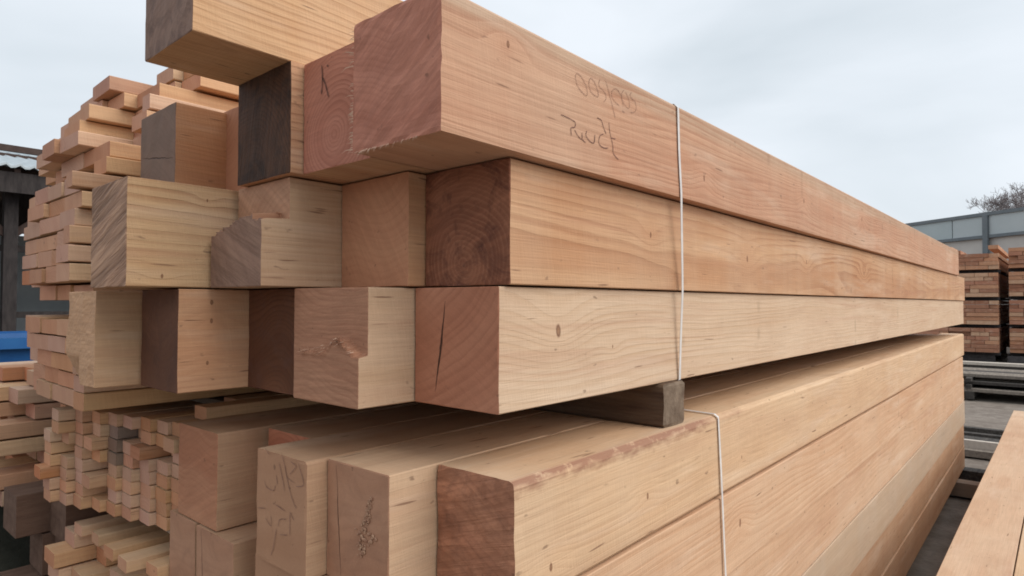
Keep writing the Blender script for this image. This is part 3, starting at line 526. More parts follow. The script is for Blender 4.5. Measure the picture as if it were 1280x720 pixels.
B = [[(-0.434,-0.091),(-0.421,-0.1)],[(-0.378,-0.09),(-0.366,-0.115),(-0.347,-0.157),(-0.329,-0.177)],[(-0.366,-0.111),(-0.359,-0.129),(-0.336,-0.135)],[(-0.387,-0.109),(-0.374,-0.134),(-0.368,-0.155)],[(-0.436,-0.149),(-0.429,-0.159),(-0.404,-0.161),(-0.398,-0.151)],[(-0.395,-0.132),(-0.391,-0.148)],[(-0.348,-0.101),(-0.332,-0.107),(-0.351,-0.123)],[(-0.325,-0.099),(-0.309,-0.125),(-0.309,-0.135),(-0.33,-0.14)],[(-0.460,-0.203),(-0.432,-0.198)],[(-0.397,-0.184),(-0.364,-0.189)],[(-0.431,-0.215),(-0.412,-0.225),(-0.412,-0.207)],[(-0.361,-0.202),(-0.382,-0.207),(-0.387,-0.22)],[(-0.381,-0.233),(-0.357,-0.228)],[(-0.349,-0.187),(-0.349,-0.229)],[(-0.349,-0.187),(-0.336,-0.198)],[(-0.393,-0.225),(-0.402,-0.258),(-0.411,-0.277)]]
V, F = stroke_mesh(loc(B, -.30, LZ-LH), .0014, 'y', -.0014)
link('pencil_writing', mesh('pencil_writing', V, F, [pencil]), bc)
# resin crumbs
m = MB(); r3 = random.Random(8); bmr = bmesh.new()
for i in range(120):
    t = r3.random(); zz = .155-.10*t; xx = -.045-.022*t+r3.gauss(0, .004+.007*math.exp(-((t-.65)/.15)**2))
    s_ = r3.uniform(.0008, .0024)*(1+.6*math.exp(-((t-.65)/.15)**2))
    mt = Matrix.Translation((xx, -.0008-r3.random()*.0015, zz)) @ Matrix.Diagonal((s_*r3.uniform(.6,1.5), s_*.5, s_*r3.uniform(.6,1.5), 1))
    bmesh.ops.create_icosphere(bmr, subdivisions=1, radius=1, matrix=mt)
me = bpy.data.meshes.new('resin_streak'); bmr.to_mesh(me); bmr.free(); me.materials.append(plain('resin', (.50,.32,.21), (.28,.13,.08), 90, .5))
link('resin_streak', me, bd)
beam('reddish recessed beam end beside the pencilled one', -.468, -.04, LZ-LH, sTan, eRed, w=.155, h=LH, L=5.9, rot=LR, group=gl)
beam('broad brown beam end next to the lath bundle', -.642, -.141, LZ-LH, sTan, eGen, w=.185, h=LH, rot=LR, group=gl)
ends = [eGen, eL1d, eL1c, eRed]
sides = {1: sL2, 2: sL3, 3: sL4, 4: sL5, 5: sL5}
names = ['second', 'third', 'fourth', 'fifth', 'lowest']
xoff = [.036, .031, .036, .026, .030]
for r_ in range(1, 6):
    z = LZ-LH-.1975*r_
    beam('%s beam down at the right face of the lower pile' % names[r_-1], xoff[r_-1], rr.uniform(-.03,.02) if r_ > 1 else .05, z, sides[r_], eGen, w=.166, h=.1952 if r_ != 5 else .19, L=6.05+.04*(r_ > 1), rot=LR, group=gl)
    ypos = [-.06, -.136, -.145, -.144] if r_ == 1 else [rr.uniform(-.15, 0) for _ in range(4)]
    xs = [-.132, -.30, -.56, -.735] if r_ == 1 else [-.135, -.305, -.475, -.645]
    ws = [.166, .186, .162, .13] if r_ == 1 else [.166]*4
    lbs = ['beam end under the resin streaked one', 'beam end jutting out beneath the pencilled one', 'beam end with its top showing, beneath the broad brown end', 'narrow beam end at the left foot of the lower pile']
    for q in range(4):
        if r_ == 1: lb = lbs[q]
        else: lb = '%s course beam hidden low in the lower pile, column %s from the right' % (names[r_-1], ['two', 'three', 'four', 'five'][q])
        beam(lb, xs[q], ypos[q], z, sTan, rr.choice(ends[:3]), w=ws[q], h=.195, rot=LR, group=gl, ysec=.5, n=4)
    if r_ == 1:
        beam('beam end squeezed in behind the resin streak, second course', -.49, -.03, z, sTan, eRed, w=.06, h=.195, rot=LR, group=gl, ysec=.5, n=4)

# ---- straps ----------------------------------------------------------------
strapm = plain('strap_white', (.70,.68,.66), (.58,.55,.54), 30, .5)
def strap_loop(pts, wd, label):
    """flat plastic band along a closed path; pts = (x, y, z)"""
    n = len(pts); V = []; F = []; T = .0014
    for i, p in enumerate(pts):
        p = Vector(p); a = Vector(pts[i-1]); b_ = Vector(pts[(i+1) % n]); d = ((b_-p).normalized()+(p-a).normalized()).normalized()
        yv = Vector((0, 1, 0)); nrm = d.cross(yv).normalized()
        wv = nrm.cross(d).normalized()*wd/2
        for s_, t_ in ((-1, 0), (1, 0), (.7, 1), (-.7, 1)): V.append(tuple(p+wv*s_-nrm*T*t_*-1))
    for i in range(n):
        j = (i+1) % n
        for k in range(4): F.append((i*4+k, i*4+(k+1) % 4, j*4+(k+1) % 4, j*4+k))
    o = link('strap', mesh('strap', V, F, [strapm])); return tag(o, label, 'strap', 'white packing straps round the piles')
def dens(ps, k=5):
    out = []
    for i in range(len(ps)):
        a = Vector(ps[i]); b_ = Vector(ps[(i+1) % len(ps)])
        for s_ in range(k): out.append(tuple(a.lerp(b_, s_/k)+Vector((0, noise.noise(a.lerp(b_, s_/k)*3)*.004, 0))))
    return out
e_ = .0024
P1 = [(.034+e_, .530, .592), (.029, .528, .6003), (-.5, .52, .6003), (-1.003, .52, .6003), (-1.006, .53, .58), (-1.006, .60, .01), (-1.0, .61, -.0035), (-.5, .61, -.0035), (-.004, .600, -.0035), (e_+.001, .598, .0), (.011, .590, .1), (.019, .583, .2), (.0275, .565, .3), (.0362, .546, .41), (.0362, .536, .50)]
strap_loop(dens(P1, 3), .0085, 'thin white strap running down the side of the upper pile')
LX = lambda y: .037-math.tan(LR)*y
P2 = [(LX(.735)+e_, .739, LZ-.004), (LX(.735)-.006, .736, LZ+.0035), (-.4, .78, LZ+.004), (-.82, .80, LZ+.004), (-.834, .80, LZ-.01), (-.834, .80, -.9), (-.834, .80, -1.278), (-.82, .8, -1.285), (-.4, .8, -1.285), (.02, .79, -1.285), (.033, .79, -1.27), (.031, .79, -.9), (LX(.77)+.0055, .775, -.5), (LX(.76)+.005, .755, -.29)]
strap_loop(dens(P2, 3), .0085, 'thin white strap looped over the edge of the lower pile')

# ---------------------------------------------------------------- boards and laths
_bx = {}
def board_mesh(w, t, L, mats):
    key = (round(w, 3), round(t, 3), L, mats[0].name)
    if key in _bx: return _bx[key]
    c = min(.0022, t*.08)
    prof = [(c,0),(w-c,0),(w,c),(w,t-c),(w-c,t),(c,t),(0,t-c),(0,c)]
    V = [(x,0,z) for x, z in prof]+[(x,L,z) for x, z in prof]
    F = [tuple(range(8)), tuple(range(15, 7, -1))]+[(i, i+8, (i+1) % 8+8, (i+1) % 8) for i in range(8)]
    _bx[key] = mesh('board', V, F, mats, [1, 1]+[0]*8); return _bx[key]
def piece(name, label, cat, group, x, y, z, w, t, L, mats, rz=0, tilt=0):
    o = link(name, board_mesh(w, t, L, mats), None, (x, y, z)); o.rotation_euler = (tilt, 0, rz)
    return tag(o, label, cat, group)
bs = wood('board_side', pale=(.66,.46,.29), dark=(.58,.36,.22), late=(.42,.22,.12), seed=31.0, rnd=True, freq=80, ringc=.35)
be = wood('board_end', pale=(.52,.36,.26), dark=(.43,.265,.19), late=(.36,.20,.13), end=True, seed=32.0, rnd=True, freq=90, ringc=.4)
bs2 = wood('board_side_orange', pale=(.56,.34,.21), dark=(.47,.26,.155), late=(.34,.14,.08), seed=33.0, rnd=True, freq=80, ringc=.3)
be2 = wood('board_end_orange', pale=(.50,.31,.21), dark=(.42,.23,.155), late=(.30,.13,.08), end=True, seed=33.0, rnd=True, freq=80, ringc=.4)
bsg = wood('board_side_grey', pale=(.30,.25,.20), dark=(.22,.17,.14), late=(.14,.1,.08), seed=34.0, rnd=True, freq=80, ringc=.4, grey=.5)
beg = wood('board_end_grey', **E_GREY, seed=34.0, rnd=True, freq=80, ringc=.4, grey=.6)
rb = random.Random(21)
ORD = ['bottom', 'second', 'third', 'fourth', 'fifth', 'sixth', 'seventh', 'eighth', 'ninth', 'tenth', 'eleventh', 'twelfth', 'thirteenth', 'fourteenth', 'fifteenth', 'sixteenth', 'seventeenth', 'eighteenth', 'nineteenth', 'twentieth', 'top']
def nth(i): return 'leftmost' if i == 0 else ORD[i]+' from the left'
zone = lambda k, x: (lambda i: 'sawn board, %s, in the %s layer of the ragged tall board stack' % (nth(i), ORD[k]))(sum(1 for t in S1 if t[0] == k and t[1] < x-1e-6))
zone_old = lambda k: ('light sawn board near the ragged top of the tall board stack' if k >= 17 else 'jutting board in the overhanging upper part of the tall board stack' if k >= 13 else
                  'board in the middle of the tall board stack above its gap' if k >= 6 else 'board in the low part of the tall board stack under its gap')
gz = lambda k: 'boards at the top of the tall stack' if k >= 17 else 'boards of the overhang of the tall stack' if k >= 13 else 'boards in the middle of the tall stack' if k >= 6 else 'boards at the foot of the tall stack'
for (k, x, w, z, y) in S1:
    if k == 5: continue
    if k == 20 or (k == 19 and x > -1.3):
        lb = '%s of the long boards capping the right shoulder of the tall stack' % ('upper left one' if k == 20 and x < -1.2 else 'upper right one' if k == 20 else 'lower left one' if x < -1.2 else 'lower right one')
        piece('sawn_board', lb, 'board', 'boards at the top of the tall stack', x, y, z, w, .038, 3.4, (bs, be)); continue
    org = rb.random() < .07 and k > 2
    piece('sawn_board', zone(k, x), 'board', gz(k), x, y, z+rb.uniform(0,.002), w, rb.choice((.035,.037,.039)), 3.0, (bs2, be2) if org else (bs, be), rb.uniform(-.022,.022), rb.uniform(-.0015,.0015))
# stickers in the gap of the tall stack
for i, y in enumerate((.12, 1.3, 2.4)):
    o = link('sticker', board_mesh(.04, .038, .8, (bsg, beg)), None, (-1.03, y, .136)); o.rotation_euler = (0, 0, R(90))
    tag(o, ['nearest cross stick holding open the gap in the tall board stack', 'middle cross stick in the gap of the tall board stack', 'rear cross stick in the gap of the tall board stack'][i], 'cross stick', 'cross sticks in the tall stack')
# thin dark stick between the tall stack and the lath bundle
o = link('sticker', board_mesh(.05, .018, .9, (bsg, beg)), None, (-.98, .03, -.1035)); o.rotation_euler = (0, 0, R(90)); tag(o, 'dark thin stick between the tall stack and the lath bundle', 'cross stick')
for (X, z, y) in B2:
    pos = nth(int(round((X+1.43)/.065))); row = ORD[int(round((z+.335)/.0315))]
    g_ = rb.random()
    mats = (bsg, beg) if (abs(X+1.17) < .01 and -.22 < z < -.12) else (bs2, be2) if g_ < .04 else (bs, be)
    lb = ('grey weathered lath, %s, in the %s layer of the lath bundle' if mats[0] is bsg else 'lath, %s, in the %s layer of the lath bundle') % (pos, row if row != 'eighth' else 'top')
    piece('lath', lb, 'lath', 'grey laths of the bundle' if mats[0] is bsg else 'top laths of the bundle' if z > -.12 else 'laths of the square lath bundle', X, y, z-.022+rb.uniform(0,.001), rb.choice((.060,.062,.063)), rb.choice((.029,.0305)), 3.0, mats, rb.uniform(-.004,.004))
for i, (y, dx) in enumerate(((-.08, 0), (.02, -.02))):
    piece('lath', ['long lath lying on top of the bundle along the broad beam', 'second long lath on top of the bundle beside the first'][i], 'lath', 'top laths of the bundle', -.90-.068*i, y, -.101+.001*i, .064, .030, 3.2, (bs, be))
# sticker under the bundle
for i, (y, z) in enumerate(((-.12, -.372), (1.6, -.375))):
    o = link('sticker', board_mesh(.09, .036, .62, (bsg, beg)), None, (-.84, y+.06*i, z)); o.rotation_euler = (0, 0, R(90))
    tag(o, ['dark flat stick under the front of the lath bundle', 'dark flat stick under the rear of the lath bundle'][i], 'cross stick', 'cross sticks under the lath bundle')
for (X, z, y) in B3:
    mats = (bs2, be2) if rb.random() < .06 else (bs, be)
    w = rb.choice((.094,.094,.075))
    piece('batten', 'batten, %s, in the %s layer down of the loose lowest bundle' % (nth(int(round((X+1.43)/.098))), ORD[int(round((-.45-z)/.042))].replace('bottom', 'top')), 'batten', 'top battens of the lowest bundle' if z > -.46 else 'battens of the lowest bundle', X, y, z-.035+rb.uniform(0,.003), w, rb.choice((.037,.039)), 3.0, mats, rb.uniform(-.02,.02))
for i in range(5):
    piece('batten', ['short batten lying askew on the lowest bundle', 'pale batten slid forward on the lowest bundle', 'batten tilted across the top of the lowest bundle', 'narrow batten at the right edge of the lowest bundle', 'thin batten at the left edge of the lowest bundle'][i], 'batten', 'loose battens on the lowest bundle',
          (-1.25,-1.12,-1.02,-.93,-1.36)[i], (-.19,-.20,-.20,-.17,-.2)[i], -.446, .06, .028, 2.4, (bs, be), (-.03,.03,-.02,.03,.02)[i])
m = MB()
for i, z in enumerate((-.93, -1.04, -1.15, -1.26)): pass
for j in range(4):
    for i in range(4):
        piece('timber', 'heavy timber, %s, in the %s layer down under the lowest bundle' % (nth(j), ORD[i].replace('bottom', 'top')), 'timber', 'heavy timbers under the lowest bundle', -1.42+.145*j, rb.uniform(-.12,-.02), -.965-.105*i, .14, .10, 3.0, (bsg, beg) if rb.random() < .4 else (bs, be))
for (X, z, y) in S4:
    mats = (bs2, be2) if rb.random() < .4 else (bs, be)
    piece('plank', 'plank, %s, in the %s layer down of the left edge stack' % (nth(int(round((X+2.35)/.13))), ORD[int(round((-.1-z)/.052))].replace('bottom', 'top')), 'plank', 'top planks of the left edge stack' if z > -.11 else 'planks of the left edge stack', X, y, z, .122, .046, 3.5, mats, rb.uniform(-.01,.01))
otm = plain('old_timber', (.10,.055,.038), (.17,.10,.07), 5, .85, 0, .4, (6,1,6))
for j in range(2):
    for i in range(7):
        piece('old_timber', 'old brown timber, %s column, %s layer down, beside the dark tarpaulin' % (('left', 'right')[j], ORD[i].replace('bottom', 'top')), 'timber', 'old brown timbers beside the tarpaulin', -1.74+.15*j, rb.uniform(-.30,-.17), -.50-.125*i, .145, .12, 3.0, (otm, otm), rb.uniform(-.02,.02))
# dark tarpaulin heap under that stack
N = NT('tarpaulin'); tcn = N.n.new('ShaderNodeTexCoord'); q = N.noise(tcn.outputs['Object'], 5, 5, .6)
N.set(N.b.inputs['Base Color'], N.mix(q, (.012,.013,.010), (.05,.05,.038))); N.b.inputs['Roughness'].default_value = .55
N.set(N.b.inputs['Normal'], N.bump(N.noise(tcn.outputs['Object'], 22, 4, .6), .5, .01))
V = []; F = []; nu, nv = 60, 40
for j in range(nv+1):
    for i in range(nu+1):
        a = i/nu; b_ = j/nv       # a along the length, b over the section
        th = math.pi*b_; xx = -2.12-.62*math.cos(th)**3; zz = -1.36+.85*math.sin(th)**.45 if 0 < b_ < 1 else -1.36
        yy = -.85+4*a
        nn = noise.noise((xx*4, yy*3, zz*4))*.05+noise.noise((xx*13, yy*9, zz*11))*.02
        V.append((xx+nn, yy+nn*.6, zz+nn*(0 if b_ in (0, 1) else .8)))
for j in range(nv):
    for i in range(nu): F.append((j*(nu+1)+i, j*(nu+1)+i+1, (j+1)*(nu+1)+i+1, (j+1)*(nu+1)+i))
F.append(tuple(j*(nu+1) for j in range(nv+1))); F.append(tuple(j*(nu+1)+nu for j in range(nv, -1, -1)))
tag(link('tarpaulin', mesh('tarpaulin', V, F, [N.m], smooth=True)), 'dark crumpled tarpaulin heap below the left edge board stack', 'tarpaulin')

# ---- ground ------------------------------------------------------------
GZ = -1.40
N = NT('yard_ground'); tcn = N.n.new('ShaderNodeTexCoord'); P = tcn.outputs['Object']
a = N.noise(P, .35, 6, .6); b_ = N.noise(P, 6, 6, .7); c_ = N.noise(P, 55, 3, .6)
cc = N.mix(N.ramp(a, (.35, 0), (.65, 1)), (.23,.19,.155), (.15,.12,.10)); cc = N.mix(N.math('MULTIPLY', N.ramp(b_, (.4, 0), (.7, 1)), .6), cc, (.40,.35,.30))
cc = N.mix(N.math('MULTIPLY', c_, .4), cc, (.07,.055,.045)); N.set(N.b.inputs['Base Color'], cc); N.set(N.b.inputs['Normal'], N.bump(N.math('ADD', b_, N.math('MULTIPLY', c_, .4)), .6, .02))
V = []; F = []; n = 90
def gc(i): t = (i/n-.5)*2; return math.copysign(abs(t)**3*900+abs(t)*12, t)
for j in range(n+1):
    for i in range(n+1):
        x, y = gc(i), gc(j)+8; V.append((x, y, GZ+noise.noise((x*.4, y*.4, 0))*.03-.02))
for j in range(n):
    for i in range(n): F.append((j*(n+1)+i, j*(n+1)+i+1, (j+1)*(n+1)+i+1, (j+1)*(n+1)+i))
tag(link('ground', mesh('ground', V, F, [N.m], smooth=True)), 'trodden grey brown yard ground', kind='structure')
# bearers under the piles
def lying(name, label, cat, group, x0, x1, y, z, d, t, mats, rz=0):
    o = link(name, board_mesh(d, t, round(x1-x0, 2), mats), None, (x1, y, z)); o.rotation_euler = (0, 0, R(90)+rz); return tag(o, label, cat, group)
for i, y in enumerate((.35, 2.9, 5.6)):
    lying('bearer', ['front bearer beam on the ground under the main pile', 'middle bearer beam on the ground under the main pile', 'rear bearer beam on the ground under the main pile'][i], 'bearer', 'bearers under the main pile', -1.0, .75, y, GZ, .14, .112, (bsg, beg))
    lying('bearer', ['front bearer under the bundles on the left', 'middle bearer under the bundles on the left', 'rear bearer under the bundles on the left'][i], 'bearer', 'bearers under the left bundles', -1.65, -1.02, y-.2, GZ, .14, .15, (bsg, beg))

# ---- right foreground pile -------------------------------------------------
sR = wood('right_side', pale=(.60,.48,.37), dark=(.54,.40,.29), late=(.42,.25,.16), seed=41.0, centre=(-.1,-.4), freq=60, ringc=.25, mottle=.25)
sR2 = wood('right_side_2', pale=(.62,.50,.36), dark=(.56,.42,.29), late=(.42,.28,.18), seed=42.0, centre=(-.1,-.4), freq=60, ringc=.25)
for r_ in range(3):
    for q in range(3):
        z = -.957-.197*r_+(.02 if r_ == 2 else 0)
        if r_ == 2: z = -1.286; hh = .13
        else: hh = .195
        beam([['left one of the top beams in the low pile at the right edge', 'second top beam of the low right pile', 'outer top beam of the low right pile'], ['left middle beam of the low right pile', 'inner middle beam of the low right pile', 'outer middle beam of the low right pile'], ['left bottom beam of the low right pile', 'inner bottom beam of the low right pile', 'outer bottom beam of the low right pile']][r_][q],
             .508+.203*q, .4+rb.uniform(-.05,.05), z, (sR, sR2, sR)[q], eGen, w=.198, h=hh, L=6.02+(.12 if q else 0)+.05*r_, group='squared beams of the low right pile', ysec=.4)
lying('bearer', 'bearer on the ground under the low right pile', 'bearer', None, .30, 1.0, 1.1, GZ, .12, .112, (bsg, beg))

# ---- mid-ground grey planks and sleepers -----------------------------------
slp = plain('sleeper_wood', (.03,.026,.024), (.085,.075,.066), 5, .85, 0, .5, (1,8,8))
slg = plain('grey_plank', (.15,.125,.105), (.27,.23,.19), 3, .85, 0, .3, (1,9,9))
slw = plain('pale_plank', (.48,.42,.36), (.58,.52,.45), 3, .85, 0, .3, (1,9,9))
k = 0
rows = [(6.15, .16, .10, slp, 'dark sleeper nearest behind the piles', 'sleeper'), (7.3, .12, .07, slg, 'grey batten lying before the paired sleepers', 'plank'), (7.55, .26, .13, slp, 'wide dark sleeper with a pale plank before it', 'sleeper'),
        (8.35, .10, .07, slp, 'first of the thin dark sleepers behind the wide one', 'sleeper'), (8.75, .10, .07, slp, 'second of the thin dark sleepers behind the wide one', 'sleeper'),
        (7.42, .06, .15, slw, 'pale narrow plank lying along the wide dark sleeper', 'plank')]
for (y, d, t, mt, lb, nm) in rows:
    lying(nm, lb, nm, None, -2.6, 1.9, y, GZ, d, t, (mt, mt))
# low stack of old grey boards further back, boards lying across
yy = 12.2
for lv in range(3):
    for q in range(5):
        lying('old_board', 'old grey board, %s layer, %s from the front, in the low weathered stack' % (ORD[lv], ['first', 'second', 'third', 'fourth', 'fifth'][q]), 'board', 'boards of the low weathered stack', -3.4+rb.uniform(-.1,.1), 3.0+rb.uniform(-.2,.2), yy+.27*q+.14*lv, GZ+.12+.11*lv, .25, .05, ((slg, slg), (slp, slp), (slg, slg))[(lv+q) % 3])
for i, x in enumerate((-2.8, -.6, 1.6)):
    o = link('bearer', board_mesh(.12, .12, 1.6, (slp, slp)), None, (x, yy-.05, GZ)); tag(o, ['left block under the low weathered stack', 'middle block under the low weathered stack', 'right block under the low weathered stack'][i], 'bearer', 'blocks under the low weathered stack')
for lv in range(2):
    for i, x in enumerate((-2.8, -.6, 1.6)):
        o = link('sticker', board_mesh(.08, .058, 1.5, (slp, slp)), None, (x, yy-.02, GZ+.171+.11*lv)); tag(o, '%s cross stick in the %s gap of the low weathered stack' % (('left', 'middle', 'right')[i], ('lower', 'upper')[lv]), 'cross stick', 'cross sticks of the low weathered stack')
yy = 15.6
lying('plank', 'pale plank on top of the dark sleepers before the far bundles', 'plank', None, -4.2, 3.0, yy, GZ+.30, .22, .06, (slw, slw))
lying('sleeper', 'black sleeper under the pale plank before the far bundles', 'sleeper', None, -4.2, 3.0, yy+.02, GZ, .22, .299, (slp, slp))
lying('plank', 'grey plank lying just in front of the far bundles', 'plank', None, -4.6, 3.4, 17.6, GZ+.0, .6, .16, (slg, slg))

# ---- far lumber bundles ----------------------------------------------------
fb = [wood('far_board_%d' % i, pale=p, dark=d, late=(.25,.12,.07), seed=50.0+i, freq=30, ringc=.1) for i, (p, d) in enumerate((((.56,.33,.21),(.50,.27,.17)), ((.46,.23,.15),(.40,.18,.12)), ((.60,.42,.29),(.54,.34,.23)), ((.38,.19,.12),(.33,.16,.105))))]
wrapm = plain('bundle_tie', (.05,.045,.045), (.09,.08,.08), 9, .8)
def bundle(label, x, y, z, w, h, L, seed, ragged=False):
    r = random.Random(seed); root = empty('lumber_bundle', (x, y, z)); tag(root, label, 'lumber bundle', 'strapped lumber bundles in the background')
    m = MB(); t = .108; nl = int(h/t+.1)
    for k in range(nl):
        xx = 0
        while xx < w-.04:
            ww = min(r.choice((.3,.5,.8,1.1,.2)), w-xx)
            if ragged and k >= nl-3 and r.random() < .25*(k-nl+4): xx += ww; continue
            y0 = r.choice((0, .01, .02, .05, .12 if r.random() < .3 else .02)); m.box(xx+.004, xx+ww-.004, y0, L-r.random()*.05, k*t+.004, (k+1)*t-.004, r.choice((0,0,0,1,1,2,2,3) if r.random() < .8 else (3,)))
            xx += ww
    o = m.build('boards', fb, root); o['kind'] = 'stuff'
    m = MB()
    for yb in (.35, L/2, L-.35):
        m = MB(); m.box(-.02, w+.02, yb, yb+.1, -.082, -.003); m.build('bearer', wrapm, root)
    for yb in (.9, L-.9):
        if ragged: break
        m = MB(); m.box(-.012, w+.012, yb, yb+.03, h+.001, h+.006); m.box(-.012, -.006, yb, yb+.03, -.002, h+.001); m.box(w+.006, w+.012, yb, yb+.03, -.002, h+.001)
        m.build('tie', wrapm, root)
    return root
BH = .655; fy = 20.3
for i in range(4):
    bundle(['lowest bundle of the left column of far lumber', 'second bundle up in the left column of far lumber', 'third bundle up in the left column of far lumber', 'loose topped bundle crowning the left column of far lumber'][i], -2.75, fy+.05*(i % 2), -1.12+(BH+.085)*i, 2.1 if i < 3 else 2.12, BH if i < 3 else .75, 5, 60+i, i == 3)
    bundle(['lowest bundle of the right column of far lumber', 'second bundle up in the right column of far lumber', 'third bundle up in the right column of far lumber', 'loose topped bundle crowning the right column of far lumber'][i], -.44, fy+.3, -1.12+(BH+.095)*i, 1.9, BH if i < 3 else .85, 5, 70+i, i == 3)
for i in range(4):
    bundle(['lowest', 'second', 'third', 'top'][i]+' bundle of the outer column of far lumber', 1.6, fy+.1, -1.12+(BH+.085)*i, 1.9, BH, 5, 80+i, i == 3)
for i, x in enumerate((-2.75, -.44, 1.62)):
    for q, yb in enumerate((.3, 2.5, 4.6)):
        m = MB(); m.box(x-.05, x+2.0, fy+yb, fy+yb+.2, GZ-.01, -1.205)
        tag(m.build('bearer', wrapm), '%s dark bearer under the %s column of far lumber' % (('front', 'middle', 'rear')[q], ('left', 'right', 'outer')[i]), 'bearer', 'bearers under the far lumber')
# ---- grey shed wall behind ---------------------------------------------------
def fence_wall():
    P0 = Vector((1.2, 27.5, 0)); d = -Vector((-math.sin(R(56)), math.cos(R(56)), 0)); L0 = -34; L1 = 8
    nrm = Vector((-d.y, d.x, 0)) if False else Vector((d.y, -d.x, 0))
    root = empty('warehouse', (P0.x, P0.y, GZ), math.atan2(d.y, d.x)); tag(root, 'long grey panelled warehouse behind the far lumber bundles', 'warehouse')
    pn = plain('grey_panel', (.40,.46,.47), (.45,.51,.52), .8, .6, 0, .05); pn2 = plain('grey_panel_pale', (.43,.48,.49), (.48,.53,.54), .8, .6, 0, .05)
    cw = plain('beige_wall', (.50,.47,.44), (.58,.55,.51), 1.5, .85, 0, .1); dk = plain('dark_trim', (.14,.165,.18), (.18,.20,.215), 3, .6)
    z1 = 2.74-GZ; z2 = 3.53-GZ
    m = MB(); m.box(L0, L1, 0, 8, 0, z1); m.build('wall', cw, root)
    x = L0; k = 0
    while x < L1:
        m = MB(); m.box(x+.02, min(x+4.18, L1), -.10, -.01, z1+.06, z2); m.build('panel', (pn, pn2)[k % 2], root); x += 4.2; k += 1
    m = MB(); m.box(L0, L1, -.16, 8.2, z2+.001, z2+.13); m.build('roof', dk, root)
    m = MB(); m.box(L0, L1, -.14, -.02, z1-.06, z1+.055); m.build('ledge', dk, root)
    m = MB(); m.box(L0, L1, .004, 7.9, z1+.001, z2); m.build('upper_wall', pn, root)
    for x in (5.2, 1.0, -3.2, -7.4, -11.6):
        m = MB(); m.box(x-.10, x+.10, -.2, -.101, z1-1.2, z2-.002); m.build('post', dk, root)
    rust = plain('rusty_box', (.22,.10,.07), (.38,.25,.18), 6, .8)
    m = MB(); m.box(-.9, -.5, -.42, -.17, z2-.78, z2-.05); m.build('rusty_box', rust, root); m = MB(); m.box(-.8, -.6, -.46, -.421, z2-.95, z2-.6); m.build('outlet', rust, root)
    m = MB(); m.tube([(.2, .5, z2+.05), (.2, .5, z2+.55)], .09, 10); m.build('flue_pipe', dk, root); m = MB(); m.tube([(.2, .5, z2+.5), (.2, .5, z2+.66)], .15, 10); m.build('flue_cap', dk, root)
fence_wall()
# ---- bare trees behind -------------------------------------------------------
bark = plain('bark', (.20,.17,.17), (.28,.25,.25), 4, .9)
def bare_tree(x, y, h, seed, label):
    r = random.Random(seed); root = empty('bare_tree', (x, y, GZ)); tag(root, label, 'tree', 'bare trees behind the warehouse')
    t = MB(); c = MB()
    t.tube([(0,0,0),(.1,.05,h*.25),(.0,.1,h*.5),(.1,0,h*.72)], [h*.022,h*.018,h*.013,h*.007], 8)
    def br(p, d, ln, rad, lv):
        pts = [p]; q = Vector(p); dd = Vector(d).normalized(); n_ = 4
        for i in range(n_):
            dd = (dd+Vector((r.gauss(0,.16), r.gauss(0,.16), r.gauss(.06,.12)))).normalized(); q = q+dd*ln/n_; pts.append(tuple(q))
            if lv < 4 and i > 0 or lv == 0:
                for _ in range(2):
                    e = (dd+Vector((r.gauss(0,.65), r.gauss(0,.65), r.gauss(.1,.45)))).normalized(); br(tuple(q), e, ln*r.uniform(.45,.68), rad*.55*(1-i*.1), lv+1)
        c.tube(pts, [max(rad*(1-.75*i/n_), .008) for i in range(n_+1)], 4 if lv else 5)
    for i in range(9):
        z = h*r.uniform(.28,.72); a = r.uniform(0, 6.28); br((.05, .05, z), (math.cos(a), math.sin(a), r.uniform(.5,1.3)), h*.30*(1.2-z/h*.5), h*.008, 0)
    t.build('trunk', bark, root); c.build('crown', bark, root)
bare_tree(5.6, 47, 12.6, 3, 'bare leafless tree rising over the warehouse roof at the right edge')
bare_tree(7.5, 50, 12.5, 4, 'tall bare tree standing further right behind the warehouse')
bare_tree(-1.6, 58, 8.6, 5, 'low faint bare tree just topping the warehouse roof')

# ---- open timber shed at the left --------------------------------------------
dkw = plain('shed_timber', (.022,.018,.018), (.05,.042,.04), 5, .85, 0, .4, (4,4,1)); dkb = plain('shed_timber_brown', (.045,.028,.024), (.075,.05,.042), 5, .85, 0, .4)
shm = plain('roof_sheet', (.34,.39,.42), (.44,.49,.52), 2, .5); bw = plain('daylight_sheet', (.24,.275,.29), (.32,.35,.37), 2, .6)
root = empty('open_shed', (-10.6, 1.3, GZ), R(90)); tag(root, 'open timber shed with corrugated sheet roof at the left edge', 'shed')
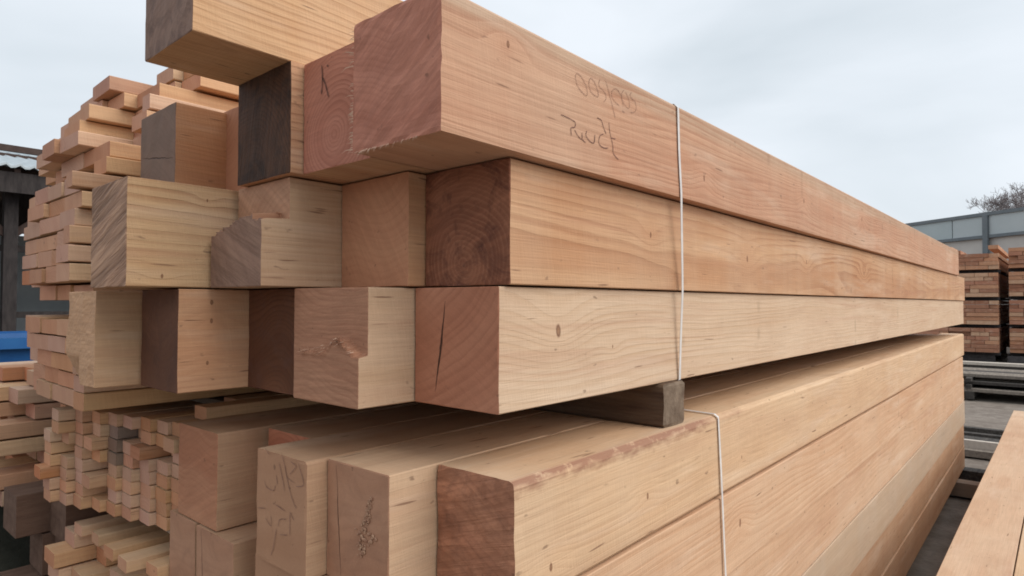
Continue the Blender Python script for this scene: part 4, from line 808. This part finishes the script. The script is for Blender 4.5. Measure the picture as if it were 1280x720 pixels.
# local x along the front (world +Y), local y into depth (world -X)
L0, L1 = -6, 9; D = 5; E0 = 2.10-GZ; E1 = 3.30-GZ
V = []; F = []; nn = 300
for i in range(nn+1):
    x = L0-.3+(L1-L0+.6)*i/nn; o_ = .025*math.sin(x*2*math.pi/.16)
    for (y, z) in ((-.5, E0-.08), (D+.3, E1)):
        V += [(x, y, z+o_+.03), (x, y, z+o_)]
for i in range(nn):
    a = i*4; b_ = a+4
    F += [(a, b_, b_+2, a+2), (a+1, a+3, b_+3, b_+1), (a, a+1, b_+1, b_), (a+2, b_+2, b_+3, a+3)]
link('roof_sheet', mesh('roof_sheet', V, F, [shm]), root)
m = MB(); m.box(L0, L1, -.42, -.36, E0-.42, E0-.14); m.build('fascia', dkw, root)
for x in (-5.8, -2.9, .03, 2.4, 4.6, 7.2, 8.8):
    m = MB(); m.box(x-.08, x+.08, -.1, .06, 0, E0-.2); o = m.build('post', dkw, root)
    m = MB(); m.box(x-.06, x+.06, D-.2, D-.06, 0, E1-.3); m.build('rear_post', dkw, root)
    m = MB(); m.bar((x, .0, E0-1.0), (x+.9, .0, E0-.22), .08, .1); m.build('brace', dkb, root); m = MB(); m.bar((x, 0, E0-1.0), (x-.9, 0, E0-.22), .08, .1); m.build('brace', dkb, root)
    m = MB(); m.bar((x, -.4, E0-.16), (x, D+.1, E1-.1), .07, .16); m.build('rafter', dkb, root)
    m = MB(); m.bar((x, -.3, E0-.3), (x, D, E0-.3), .07, .18); m.build('tie_beam', dkb, root)
for i, z in enumerate((1.35, 2.3)):
    m = MB(); m.box(L0, L1, .061, .12, z, z+.09); m.build('rail', dkw, root)
for i, (y, z) in enumerate(((.8, E0+.16), (2.2, E0+.62), (3.6, E0+1.05))):
    m = MB(); m.box(L0, L1, y, y+.07, z-.14, z-.02); m.build('purlin', dkb, root)
x = L0; 
while x < L1:
    m = MB(); m.box(x, x+.997, D, D+.03, .2, E0-.55); m.build('daylight_sheet', bw, root); x += 1.0  # pale grey-blue sheets stand in for daylight seen behind the open shed
m = MB(); m.box(L0, L1, D+.031, D+.08, E0-.50, E1-.12); m.build('gable_boards', dkw, root)
# blue skip in front of the shed
blu = plain('blue_paint', (.013,.075,.23), (.018,.10,.27), 3, .45); rt = empty('blue_skip', (-8.2, -.9, GZ), 0); tag(rt, 'bright blue metal skip standing before the open shed', 'skip')
m = MB(); zt = 1.22
k = [(-.0, 0), (1.2, 0), (1.45, zt), (-.25, zt)]
V = [(a, 0, b_) for a, b_ in k]+[(a, 3.4, b_) for a, b_ in k]; ci = [(.08,.06),(1.12,.06),(1.36,zt),(-.16,zt)]; V += [(a, .06, b_) for a, b_ in ci]+[(a, 3.34, b_) for a, b_ in ci]
F = [(0,1,2,3),(7,6,5,4),(0,4,5,1),(1,5,6,2),(0,3,7,4),(11,10,9,8),(12,13,14,15),(9,13,12,8),(10,14,13,9),(12,15,11,8),(3,2,10,11),(2,6,14,10),(6,7,15,14),(7,3,11,15)]
link('body', mesh('body', V, F, [blu]), rt)
for bx_ in ((1.4, 1.52, -.05, 3.45), (-.32, -.2, -.05, 3.45), (-.199, 1.399, -.06, .0), (-.199, 1.399, 3.4, 3.46)):
    m = MB(); m.box(*bx_, zt-.08, zt+.02); m.build('rim', blu, rt)
for y in (.5, 1.2, 1.9, 2.6): 
    m = MB(); m.bar((1.23, y, .02), (1.44, y, zt-.09), .09, .06); m.build('rib', blu, rt)
